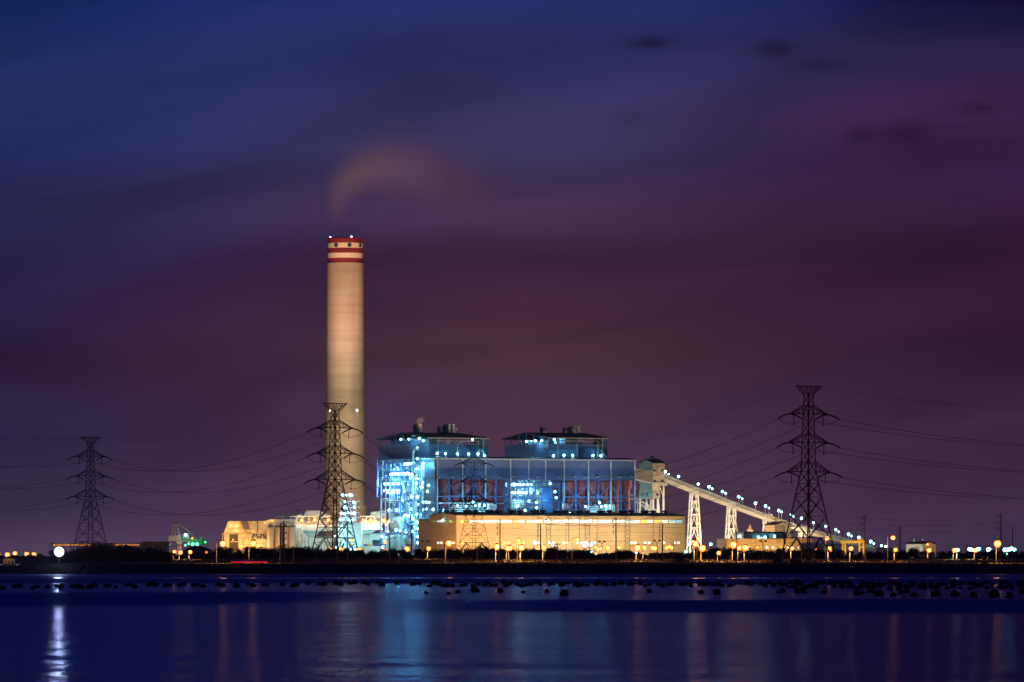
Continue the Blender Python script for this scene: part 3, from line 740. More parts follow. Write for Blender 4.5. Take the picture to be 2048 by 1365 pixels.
    for i, (u, v) in enumerate(L1):
        lamp_ball(t, PF.q(u, v, X - 1.4), .72 if i % 3 else .9, E_['cyan'])
    for v, a, b in ((968.5, 768, 804), (982.5, 768, 801), (985.5, 772, 800), (948.5, 784, 825), (928.5, 808, 823), (1032, 808, 824), (1031, 850, 862)):
        pa = PF.q(a, v, X + .9); pb = PF.q(b, v, X + .9); n = max(2, int((b - a) / 4))
        mb = MB()
        for k in range(n):
            y = pa.y + (pb.y - pa.y) * k / n; y2 = pa.y + (pb.y - pa.y) * (k + .82) / n
            mb.box(X + .8, X + 1.1, min(y, y2), max(y, y2), pa.z - .55, pa.z + .55)
        mb.build('strip_lamp', E_['tube'], t)
    for u, v, P in ((800, 930, 1700), (820, 928, 2000), (790, 948, 2200), (815, 948, 2200), (775, 968, 2600), (795, 968, 2600), (820, 965, 1900), (775, 984, 2600), (797, 984, 2400), (840, 985, 1700), (805, 1002, 1400), (780, 1020, 1400), (822, 1018, 1700), (850, 1005, 1300), (815, 1040, 1700), (790, 1060, 1500), (830, 1060, 1700), (770, 1075, 1300), (830, 1088, 1300), (846, 935, 1300)):
        lamp_light(PF.q(u, v, X + 4.5), P * 4.2, CYAN, t, .4)
    for u, v, P in ((775, 960, 2200), (815, 975, 2200), (838, 930, 1800), (795, 1030, 1800), (830, 1050, 1800), (778, 1088, 2600)):
        lamp_light(PF.q(u, v, X - 6), P * 5.0, (.24, .80, 1.0), t, .4)
    p = PF.q(769, 1041.5, X - 2); MB().ball(p, 1.15, 12, 8).build('orange_lamp', E_['sodium_soft'], t, True); lamp_light(p + Vector((-2.5, 0, 0)), 3500, SODIUM, t)
    p = PF.q(772, 1084, X - 3); MB().ball(p, 1.3, 12, 8).build('orange_lamp', E_['sodium_soft'], t, True)
boiler_frame()

def steam():
    m = bpy.data.materials.new("roof_steam"); m.use_nodes = True; nt = m.node_tree; N = nt.nodes; N.clear()
    out = N.new("ShaderNodeOutputMaterial"); pv = N.new("ShaderNodeVolumePrincipled"); nt.links.new(pv.outputs[0], out.inputs["Volume"])
    pv.inputs["Color"].default_value = (.95, .85, .75, 1); pv.inputs["Density"].default_value = .10
    c = [PF.world(PF.p(u, v, 46)) for u, v in ((835, 849), (836.5, 844.5), (840, 840.5), (845, 837.5), (850, 835))]
    o = MB().tube(c, [1.7, 1.9, 2.2, 1.7, .5], 14).build('steam_plume', m, None, True)
    tag(o, 'short warm-lit puff of steam above the single roof stack of the boiler house', 'steam')
    p = PF.p(842, 853, 40); lamp_light(p, 2400, (1, .62, .35), BUNK, .12, R(70), Vector((PF.x(842, 46), 46, PF.z(840, 0, 46))), .6)  # added spot without a fixture, warms the steam
steam()

# ------------------------------------------------------------------ turbine hall
HF = Frame(913, 3290, TH)
def hall():
    t = thing('turbine_hall', 'long low cream turbine hall with a lit strip of windows under its eaves', 'turbine hall', HF.loc(), TH)
    L = HF.x(1370); wd = HF.y(860, 0); ze = HF.z(1031.5)
    zr = ze + 1.6
    MB().prismx([(0, 0), (wd, 0), (wd, ze), (wd / 2, zr), (0, ze)], 0, L).build('wall', M_['cream'], t)
    o = .7
    MB().prismx([(-o, ze + .03), (-o, ze + .5), (wd / 2, zr + .55), (wd + o, ze + .5), (wd + o, ze + .03), (wd / 2, zr + .05)], -.3, L + .3).build('roof', M_['roof_dark'], t)
    # annex behind the gable
    yb = HF.y(836, 0)
    MB().box(.1, 20, wd + .02, yb, 0, HF.z(1038.5, 0, wd)).build('annex_wall', M_['cream'], t)
    MB().box(-.05, .06, HF.y(858.5, 0), HF.y(840, 0), HF.z(1043, 0, wd), HF.z(1037.6, 0, wd)).build('annex_panel', M_['blue_pane_wall'], t)
    # corner trims
    for x in (0, L): MB().box(x - .25, x + .25, -.12, -.01, 0, ze).build('corner_trim', M_['cream_dark'], t)
    for u in (1076, 1132, 1194, 1306):
        x = HF.x(u); MB().tube([(x, -.25, 1), (x, -.25, ze - .2)], .18, 6).build('downpipe', M_['cream_dark'], t)
    for u in (1137, 1159):
        x = HF.x(u); MB().tube([(x, -.25, 8), (x, -.25, ze - .2)], .3, 6).build('downpipe', M_['cream_dark'], t)
    # window strip
    def win(xa, xb, za, zb, m, side=False):
        if side: o = MB().box(-.10, .02, xa, xb, za, zb).build('window', m, t)
        else: o = MB().box(xa, xb, -.10, .02, za, zb).build('window', m, t)
        fb = MB(); n = max(1, int(round((xb - xa) / 1.1)))
        for k in range(n + 1):
            x = xa + (xb - xa) * k / n
            if side: fb.box(-.16, -.11, x - .05, x + .05, za, zb)
            else: fb.box(x - .05, x + .05, -.16, -.11, za, zb)
        fb.build('frame', M_['cream_dark'], o)
    us = [(920, 928, 'yellow_pane'), (928, 936, 'green_pane'), (937, 945, 'cyan_pane'), (945, 953, 'blue_pane'), (954, 963, 'white_pane'), (963, 971, 'cyan_pane'), (972, 983, 'cyan_pane'), (983, 994, 'cyan_pane'), (995, 1004, 'cyan_pane'), (1004, 1013, 'white_pane'), (1013, 1024, 'cyan_pane'), (1027, 1036, 'yellow_pane'), (1036, 1049, 'cyan_pane'), (1053, 1064, 'white_pane'), (1064, 1073, 'cyan_pane'), (1073, 1084, 'white_pane'), (1088, 1103, 'white_pane'), (1105, 1117, 'white_pane'), (1119, 1131, 'white_pane'), (1132, 1144, 'white_pane'), (1146, 1158, 'white_pane'), (1160, 1170, 'white_pane'), (1170, 1184, 'white_pane'), (1186, 1196, 'white_pane'), (1198, 1210, 'cyan_pane'), (1211, 1223, 'white_pane'), (1226, 1238, 'white_pane'), (1239, 1249, 'white_pane'), (1251, 1264, 'cyan_pane'), (1265, 1279, 'white_pane'), (1281, 1293, 'yellow_pane'), (1294, 1306, 'white_pane'), (1308, 1322, 'yellow_pane'), (1323, 1336, 'white_pane'), (1338, 1350, 'cyan_pane'), (1351, 1364, 'blue_pane')]
    for a, b, m in us:
        xa, xb = HF.x(a), HF.x(b); win(xa, xb, HF.z(1046, xa), HF.z(1041, xa), E_[m])
    for k in range(8):
        a = 863 + k * 6; ya, yb2 = HF.y(a, 0), HF.y(a + 5.2, 0)
        win(min(ya, yb2), max(ya, yb2), HF.z(1045, 0, ya), HF.z(1041.2, 0, ya), E_[('green_pane', 'green_pane', 'cyan_pane', 'white_pane', 'green_pane', 'green_pane', 'yellow_pane', 'green_pane')[k]], True)
    for u in (925, 934, 1008.5, 1017, 1038, 1046.5, 1071, 1077, 1099, 1107, 1128, 1136, 1155, 1162, 1183, 1190, 1263, 1270, 1290, 1298, 1328, 1349.5, 1357):
        xa = HF.x(u - 2.6); m = 'yellow_pane' if u < 1050 else 'white_pane'
        if 1180 < u < 1195: m = 'blue_pane'
        win(xa, HF.x(u + 2.6), HF.z(1088, xa), HF.z(1084, xa), E_[m])
    for u in (876.5, 883, 907):
        ya, yb2 = HF.y(u + 2.2, 0), HF.y(u - 2.2, 0); win(ya, yb2, HF.z(1088, 0, ya), HF.z(1084, 0, ya), E_['white_pane'], True)
    for u in (844, 856):
        ya, yb2 = HF.y(u + 3, 0), HF.y(u - 3, 0); MB().box(-.1, .02, ya, yb2, HF.z(1085, 0, ya), HF.z(1081, 0, ya)).build('vent_grille', M_['louvre'], t)
    # mushroom vents along the roof
    x = 3.; k = 0
    while x < L - 4:
        for yy in ((wd * .25,) if k % 2 else (wd * .3, wd * .55)):
            zz = ze + 1.0
            v = MB().lathe(x, yy, [(.9, zz - .6), (.9, zz + 1.3), (1.9, zz + 1.4), (1.9, zz + 1.9)], 12).build('roof_vent', M_['steel_dark'], t, True)
            MB().lathe(x, yy, [(1.9, zz + 1.92), (1.5, zz + 2.5), (.5, zz + 2.7)], 12).build('cap', M_['beige'], v, True)  # paler cap paints the light on top of the dark vent
        x += 7.4; k += 1
    MB().box(HF.x(1206), HF.x(1257), -2.2, -.3, HF.z(1083.5, 60), HF.z(1082.3, 60)).build('canopy', M_['grey_sheet'], t)
    # the lamps that wash the walls
    for i, (u, P, c) in enumerate(((930, 15000, SODIUM), (965, 15000, SODIUM), (1005, 14500, SODIUM), (1050, 14500, (1, .58, .23)), (1095, 14500, (1, .63, .29)), (1140, 15000, WARMW), (1190, 13500, WARMW), (1240, 13500, WARMW), (1290, 13500, WARMW), (1335, 13500, (1, .68, .34)), (1366, 9000, (1, .66, .32)))):
        p = HF.p(u, 1086, -40); lamp_light(p, P * 2.0, c, t, .5, R(164), (p.x, p.y + 40, p.z + 6), .3)
    for u, P in ((840, 10500), (868, 11500), (895, 11500)):
        q = HF.q(u, 1092, -24); lamp_light(q, P, (1.0, .45, .11), t, .5, R(164), (q.x + 40, q.y, q.z + 6), .3)
    for u, v in ((885, 1040.8), (1096, 1042), (1150, 1041), (1132, 1042.5), (1180, 1041.5)):
        p = HF.p(u, v, -.6) if u > 913 else HF.q(u, v, -.6); lamp_ball(t, p, .6, E_['cyan'])
M_['blue_pane_wall'] = mat("teal_panel", (.25, .5, .52), .5, .0, .15, .3)
hall()

# ------------------------------------------------------------------ flue-gas plant on the left
def fgd():
    D = 3440; f = Frame(445, D)
    P = lambda u, v: (f.x(u), f.z(v))
    t = thing('precipitator_house', 'pale sheet-clad filter house with a slanted left end, lit orange', 'plant building', f.loc())
    MB().prism([P(448, 1066), P(456, 1043), P(481, 1042.6), P(488, 1060), P(488, 1066)], 0, 26).build('hood', M_['duct'], t)
    MB().prism([P(481.2, 1042.6), P(494, 1042.6), P(500.5, 1059.5), P(488.2, 1059.5)], -.4, 26).build('grey_panel', M_['roof_grey'], t)
    MB().prism([P(494.2, 1042.6), P(528, 1042.6), P(540, 1039.4), P(552, 1039), P(590, 1039), P(590, 1066), P(500.5, 1066), P(500.5, 1059.4)], .3, 26).build('side_wall', M_['duct'], t)
    MB().box(*[P(514.5, 0)[0], P(515.7, 0)[0]], -.1, .25, P(0, 1066)[1], P(0, 1043)[1]).build('downpipe', M_['steel_dark'], t)
    MB().box(P(488.2, 0)[0], P(501, 0)[0], .1, 20, 0, P(0, 1059.7)[1]).build('hopper_block', M_['duct'], t)
    MB().box(P(449, 0)[0], P(458, 0)[0], .5, 20, 0, P(0, 1066.2)[1]).build('lower_wall', M_['duct'], t)
    MB().box(P(477, 0)[0], P(488, 0)[0], .5, 20, 0, P(0, 1066.2)[1]).build('lower_wall', M_['duct'], t)
    MB().box(P(458.2, 0)[0], P(476.8, 0)[0], 1.5, 18, 0, P(0, 1068)[1]).build('louvre_wall', M_['louvre'], t)
    for u in (462, 468.3, 475):
        x, z = P(u, 1067); MB().lathe(x, 1.2, [(.55, z), (.55, z + .8), (.9, z + .9), (.45, z + 1.8)], 10).build('vent', M_['steel_dark'], t, True)
    mb = MB(); zt = P(0, 1068)[1]
    for u in (445.5, 457.8, 477, 487, 501.5): mb.box(P(u, 0)[0] - .22, P(u, 0)[0] + .22, -.9, -.5, 0, zt)
    for z in (zt, P(0, 1084)[1]): mb.box(P(445.5, 0)[0], P(503, 0)[0], -.9, -.5, z - .2, z + .2)
    mb.build('pipe_rack', M_['beige'], t)
    mb = MB(); za, zb = P(0, 1078)[1], P(0, 1067)[1]; xs = [P(u, 0)[0] for u in (503, 511, 518, 525, 533)]
    for z in (za, zb): mb.bar((xs[0], 0, z), (xs[-1], 0, z), .45)
    for i in range(4): mb.bar((xs[i], 0, za if i % 2 else zb), (xs[i + 1], 0, zb if i % 2 else za), .35)
    for x in xs: mb.bar((x, 0, za), (x, 0, zb), .35)
    mb.build('truss', M_['beige'], t)
    MB().box(P(511.5, 0)[0], P(534, 0)[0], .6, 14, 0, za - .3).build('lower_wall', M_['duct'], t)
    MB().box(P(500.8, 0)[0], P(534, 0)[0], 16, 20, 0, zb).build('back_wall', M_['louvre'], t)
    for u, P_ in ((452, 7500), (470, 8500), (492, 7500), (520, 8500)):
        lamp_light((f.x(u), -16, f.z(1090)), P_, (1.0, .50, .14), t, .6)
    for u, v in ((459, 1058), (471, 1060)): lamp_light((f.x(u), -6, f.z(v)), 500, (1.0, .50, .14), t)
    def stiff(par, ua, ub, va, vb, yy, n, m, w=.14):
        mb = MB()
        for k in range(n + 1):
            x = f.x(ua + (ub - ua) * k / n, yy); mb.box(x - w, x + w, yy - .22, yy - .01, f.z(vb, 0, yy), f.z(va, 0, yy))
        return mb.build('stiffener', m, par)
    stiff(t, 505, 588, 1044, 1065, .3, 12, M_['beige']); stiff(t, 490, 500, 1061, 1098, .1, 3, M_['cream_dark'])
    for v in (1049, 1056): MB().box(f.x(500), f.x(588), .0, .28, f.z(v) - .15, f.z(v) + .15).build('wall_pipe', M_['pale_steel'], t)
    for u, v in ((530, 1046), (545, 1043), (461, 1052), (472, 1054), (466, 1080), (505, 1086)):  # extra small lamps, added to make the walls glow
        MB().ball((f.x(u), -.7, f.z(v)), .4, 10, 6).build('orange_lamp', E_['sodium_soft'], t, True); lamp_light((f.x(u), -1.8, f.z(v) + .3), 260, (1, .5, .14), t, .2)
    MB().tube([(f.x(449), -.4, 0), (f.x(449), -.4, f.z(1064)), (f.x(456), -.4, f.z(1045))], .3, 8).build('wall_pipe', M_['beige'], t, True)
    # four concrete silos
    labs = ['leftmost of four lit concrete silos beside the pale filter house', 'second concrete silo from the left, left of the twin pole', 'third concrete silo from the left, right of the twin pole', 'rightmost of four concrete silos beside the teal duct house']
    for k in range(4):
        u = 541.5 + k * 14.2; fs = Frame(u, D - 14)
        s = thing('concrete_silo', labs[k], 'silo', fs.loc(), 0, 'row of four concrete silos')
        r = 6.9 * (D - 14) / F; z1 = fs.z(1055)
        MB().lathe(0, 0, [(r, 0), (r, z1)], 32).build('shell', M_['concrete_silo'], s, True)
        MB().lathe(0, 0, [(r + .12, z1 + .01), (r + .12, z1 + .5), (r * .9, z1 + .52)], 32).build('rim', M_['louvre'], s, True)
        mb = MB()
        for q in range(14):
            a = q * 2 * math.pi / 14; mb.box(r * math.cos(a) - .06, r * math.cos(a) + .06, r * math.sin(a) - .06, r * math.sin(a) + .06, z1 + .5, z1 + 1.9)
        mb.build('rail_posts', M_['beige'], s)
        MB().lathe(0, 0, [(r + .03, z1 + 1.9), (r + .03, z1 + 2.02)], 32, False).build('rail', M_['beige'], s)
        MB().box(-1.2, 1.2, -1.2, 1.2, z1 + .5, z1 + 2.4).build('roof_box', M_['concrete_silo'], s)
        lamp_light((0, -20, 4), 5600, (1, .60, .28), s, .5)
    # duct house with hoppers, orange-lit platform
    t = thing('duct_house', 'teal-white duct house with orange-lit platform left of the chimney foot', 'plant building', f.loc())
    y = 6
    MB().box(f.x(590.5, y), f.x(668, y), y, y + 24, f.z(1062, 0, y), f.z(1050, 0, y)).build('duct', M_['white_sheet'], t)
    MB().prism([(f.x(600, y), f.z(1062.2, 0, y)), (f.x(646, y), f.z(1062.2, 0, y)), (f.x(634, y), f.z(1074, 0, y)), (f.x(616, y), f.z(1074, 0, y))], y + .5, y + 20).build('hopper', M_['grey_teal'], t)
    MB().prism([(f.x(592, y), 0), (f.x(592, y), f.z(1057, 0, y)), (f.x(600, y), f.z(1057, 0, y)), (f.x(616.5, y), f.z(1075, 0, y)), (f.x(616.5, y), 0)], y - 1.5, y + 18).build('slanted_wall', M_['duct'], t)
    MB().box(f.x(617, y), f.x(668, y), y + 1, y + 20, 0, f.z(1074.3, 0, y)).build('lower_wall', M_['white_sheet'], t)
    stiff(t, 592, 667, 1051, 1061, y, 14, M_['grey_teal']); stiff(t, 618, 667, 1076, 1104, y + 1, 8, M_['cream_dark'])
    for u in (598, 606, 612): MB().tube([(f.x(u), y - 2.2, 0), (f.x(u), y - 2.2, f.z(1066 + (u - 598) * .6, 0, y))], .25, 8).build('wall_pipe', M_['pale_steel'], t, True)
    for v in (1080, 1092): MB().tube([(f.x(593), y - 2.4, f.z(v)), (f.x(664), y - 2.4, f.z(v))], .22, 8).build('wall_pipe', M_['pale_steel'], t, True)
    # hood on top
    MB().prism([(f.x(604, 14), f.z(1035, 0, 14)), (f.x(613, 14), f.z(1021.5, 0, 14)), (f.x(640, 14), f.z(1021.5, 0, 14)), (f.x(657, 14), f.z(1031, 0, 14)), (f.x(657, 14), f.z(1049, 0, 14)), (f.x(604, 14), f.z(1049, 0, 14))], 14, 30).build('hood', M_['white_sheet'], t)
    MB().prism([(f.x(588, 15), f.z(1035, 0, 15)), (f.x(598, 15), f.z(1029, 0, 15)), (f.x(605, 15), f.z(1029, 0, 15)), (f.x(605, 15), f.z(1049, 0, 15)), (f.x(588, 15), f.z(1049, 0, 15))], 15, 30).build('hood', M_['white_sheet'], t)
    def platform(ua, ub, t, yy):
        mb = MB(); zf, zt = f.z(1049, 0, yy), f.z(1033.5, 0, yy)
        n = max(2, int((ub - ua) / 12)); xs = [f.x(ua + (ub - ua) * k / n, yy) for k in range(n + 1)]
        for x in xs: mb.box(x - .25, x + .25, yy - .2, yy + .2, zf, zt)
        for z in (zt, zf + .1): mb.box(xs[0], xs[-1], yy - .25, yy + .25, z - .2, z + .3)
        for i in range(n): mb.bar((xs[i], yy, zf), (xs[i + 1], yy, zf + (zt - zf) * .55), .2)
        mb.build('platform_frame', M_['beige'], t)
        mb = MB()
        for k in range(int((ub - ua) / 1.6)): x = f.x(ua + k * 1.6, yy); mb.box(x - .06, x + .06, yy - .6, yy - .5, zf, zf + 1.4)
        mb.box(xs[0], xs[-1], yy - .62, yy - .48, zf + 1.4, zf + 1.6)
        mb.build('railing', M_['beige'], t)
        for k in range(int((ub - ua) / 9)):
            x = f.x(ua + 4 + k * 9 + rnd.uniform(-2, 2), yy); MB().box(x, x + rnd.uniform(1, 2.2), yy + 2, yy + 4, zf, zf + rnd.uniform(1.5, 3.4)).build('equipment_box', M_['duct'], t)
    platform(582, 666, t, 7)
    platform(552, 582, t, 9)
    for u, v in ((603.5, 1041), (629.5, 1041), (657, 1040), (572, 1042), (578, 1046)):
        p = Vector((f.x(u, 5.5), 5.5, f.z(v, 0, 5.5))); MB().ball(p, 1.0 if u > 600 else .5, 12, 8).build('orange_lamp', E_['sodium_soft'], t, True)
        lamp_light(p + Vector((0, -2.2, 0)), 2400 if u > 600 else 1100, SODIUM, t)
    for u, v, P_ in ((608, 1058, 1500), (640, 1060, 1500), (612, 1094, 1300), (640, 1094, 1300), (630, 1030, 1000)):
        lamp_light((f.x(u), -6, f.z(v)), P_, CYAN, t)
    # right-hand ducts, next to the boiler frame
    t = thing('duct_gallery', 'pale duct gallery with orange-lit platform between chimney and boiler frame', 'plant building', f.loc())
    MB().box(f.x(722, 4), f.x(764, 4), 4, 24, f.z(1060, 0, 4), f.z(1049.5, 0, 4)).build('duct', M_['white_sheet'], t)
    MB().prism([(f.x(722, 4), f.z(1060.2, 0, 4)), (f.x(754, 4), f.z(1060.2, 0, 4)), (f.x(744, 4), f.z(1067, 0, 4)), (f.x(722, 4), f.z(1067, 0, 4))], 4.5, 20).build('hopper', M_['grey_teal'], t)
    MB().box(f.x(722, 6), f.x(738, 6), 6, 20, 0, f.z(1067.3, 0, 6)).build('lower_wall', M_['beige'], t)
    MB().box(f.x(738.2, 6), f.x(770, 6), 8, 22, 0, f.z(1067.5, 0, 8)).build('lower_wall', M_['white_sheet'], t)
    MB().box(f.x(745, 5), f.x(762, 5), 7.5, 8, f.z(1088, 0, 8), f.z(1080, 0, 8)).build('window', M_['glass_dark'], t)
    MB().prism([(f.x(741, 14), f.z(1049, 0, 14)), (f.x(741, 14), f.z(1025, 0, 14)), (f.x(765, 14), f.z(1022, 0, 14)), (f.x(772, 14), f.z(1024, 0, 14)), (f.x(772, 14), f.z(1049, 0, 14))], 14, 30).build('hood', M_['duct'], t)
    platform(718, 764, t, 5)
    for u, v in ((741, 1041), (752, 1043), (730, 1043)):
        p = Vector((f.x(u, 4), 4, f.z(v, 0, 4))); MB().ball(p, 1.15 if u == 741 else .6, 12, 8).build('orange_lamp', E_['sodium_soft'], t, True)
        lamp_light(p + Vector((0, -2.2, 0)), 2600, SODIUM, t)
    for u, v, P_ in ((735, 1068, 1300), (755, 1078, 1100)): lamp_light((f.x(u), -6, f.z(v)), P_, CYAN, t)
    # canopy with blue fascia
    t = thing('entrance_canopy', 'low canopy with blue and yellow fascia left of the boiler frame', 'canopy', Frame(744, D - 20).loc())
    c = Frame(744, D - 20)
    z0, z1 = c.z(1092.5), c.z(1088.6)
    MB().box(c.x(727.5), c.x(735), 0, 8, z0, z1).box(c.x(746), c.x(764), 0, 8, z0, z1).build('fascia', M_['signal_blue'], t)
    MB().box(c.x(735.2), c.x(745.8), 0, 8, z0 + .2, z1 - .2).build('yellow_fascia', M_['yellow'], t)
    for u in (729, 745, 761): MB().box(c.x(u) - .2, c.x(u) + .2, .3, .7, 0, z0).build('post', M_['pale_steel'], t)
    lamp_light((0, -8, 2.5), 900, WHITE, t)
M_['grey_teal'] = mat("grey_teal_sheet", (.22, .34, .36), .55, .0, .25, .2)
fgd()

def absorber():
    D = 3428; f = Frame(699, D)
    t = thing('concrete_base_house', 'plain teal-lit block building under the red and white steel stair tower', 'plant building', f.loc())
    MB().box(f.x(675), f.x(723), 0, 20, 0, f.z(1046.5)).build('wall', mat("pale_block_wall", (.62, .62, .58), .7, .0, .2, .12, (1, 1, 2.2), ('Z', 3.0)), t)
    MB().box(f.x(674.4), f.x(723.6), -.3, 20.3, f.z(1046.5) + .02, f.z(1045.4)).build('parapet', M_['pale_steel'], t)
    for u in (684, 690): MB().box(f.x(u) - .4, f.x(u) + .4, -.6, -.1, 2, f.z(1050)).build('cable_tray', M_['pale_steel'], t)
    for u, v in ((684, 1052), (690, 1061), (684, 1072), (687, 1083), (670.5, 1072), (673, 1095), (702, 1099), (709, 1100), (716, 1099), (720, 1100)): lamp_ball(t, (f.x(u), -1.2, f.z(v)), .7, E_['cyan'])
    for u, v, P in ((685, 1060, 1500), (692, 1078, 1500), (712, 1090, 1800), (683, 1096, 1600), (712, 1062, 900)): lamp_light((f.x(u), -7, f.z(v)), P, CYAN, t)
    f2 = Frame(699, D + 4); zb = f2.z(1045.2)
    t = thing('stair_tower', 'red and white steel tower with dazzling cyan lamps before the chimney foot', 'steel tower', (f2.O.x, f2.O.y, f2.z0 + zb))
    X = [f2.x(u) for u in (681, 688, 695, 703, 711, 717.5)]; zl = [f2.z(v) - zb for v in (1045, 1036, 1026, 1015, 1003, 996)]
    for y in (0, 9):
        for i, x in enumerate(X): MB().box(x - .3, x + .3, y - .3, y + .3, 0, zl[4] if i < 5 else zl[3]).build('column', M_['red_white'] if i % 2 else M_['white_sheet'], t)
    for z in zl[1:5]:
        MB().box(X[0] - .5, X[-1] + .5, -.6, 9.5, z - .2, z + .15).build('floor', M_['pale_steel'], t)
        mb = MB(); mb.box(X[0] - .5, X[-1] + .5, -.7, -.6, z + 1.1, z + 1.3)
        for k in range(14): x = X[0] + (X[-1] - X[0]) * k / 13; mb.box(x - .06, x + .06, -.7, -.6, z, z + 1.2)
        mb.build('railing', M_['red_white'], t)
    for i in range(4):
        MB().bar((X[i], 0, zl[i]), (X[i + 1], 0, zl[i + 1]), .4).build('brace', M_['red_white'], t)
        MB().bar((X[i + 1], .1, zl[1 + i % 3]), (X[i], .1, zl[2 + i % 3]), .4).build('brace', M_['red_white'], t)
        x = (X[i] + X[i + 1]) / 2; MB().lathe(x, 4.5, [(1.1, zl[i]), (1.1, zl[i] + 2.6), (.4, zl[i] + 3)], 12).build('drum', M_['white_sheet'], t, True)
    MB().box(X[1], X[3], 3, 6, .1, zl[4] - .5).build('lift_shaft', M_['white_sheet'], t)
    zt = zl[4]
    MB().box(X[0] + .5, f2.x(709), 1, 1.4, f2.z(992.5) - zb, f2.z(991) - zb).build('mast_beam', M_['pale_steel'], t)
    for u in (686, 700): MB().box(f2.x(u) - .15, f2.x(u) + .15, 1.05, 1.35, zt, f2.z(992) - zb).build('mast_post', M_['pale_steel'], t)
    L_ = [(685, 991), (692, 991), (699.5, 990.5), (703, 991), (691, 1004), (708, 1005), (690, 1015), (709, 1015), (683, 1027), (690, 1027.5), (697, 1026.5), (703, 1027), (709, 1027), (681, 1040), (688, 1040), (699, 1041), (707, 1040.5)]
    for i, (u, v) in enumerate(L_): lamp_ball(t, (f2.x(u), -1.3, f2.z(v) - zb), (.95 if i % 3 == 0 else .75), E_['cyan'])
    for u, v, P in ((690, 1005, 900), (708, 1008, 900), (692, 1020, 1000), (706, 1030, 1000), (688, 1038, 1000)): lamp_light((f2.x(u), -4, f2.z(v) - zb), P, CYAN, t)
absorber()

# ------------------------------------------------------------------ roof floodlights aimed at the chimney, with an added beam for the smoke
def chimney_floods():
    for u, k, lab in ((596, .75, 'orange roof floodlight on the duct house, left of the chimney foot'), (752, 1.15, 'orange roof floodlight on the duct gallery, right of the chimney foot')):
        D = 3480; b = wz(1034, D); o = Vector((wx(u, D), D, b))
        t = thing('floodlight_mast', lab, 'floodlight', o, 0, 'roof floodlights of the chimney')
        MB().tube([(0, 0, -18), (0, 0, 4)], [.3, .16], 8).build('pole', M_['pole_concrete'], t, True)
        MB().box(-.9, .9, -.6, -.1, 3.6, 4.4).build('lamp_head', M_['steel_dark'], t)
        MB().ball((0, .2, 4.0), .32, 10, 6).build('lamp', E_['sodium_dim'], t, True)
        for z, P, cone in ((50, 310000, 56), (125, 340000, 46), (185, 760000, 42), (240, 1100000, 46)):
            aim = (Vector((CH.O.x, CH.O.y, z)) if z < 200 else W(750, 345, 3594)) - o
            lamp_light((0, .9, 4.2), P * k, (1.0, .72, .43) if z < 200 else (1.0, .42, .25), t, .5, R(cone), aim + Vector((0, .9, 4.2)), 1.0)
chimney_floods()

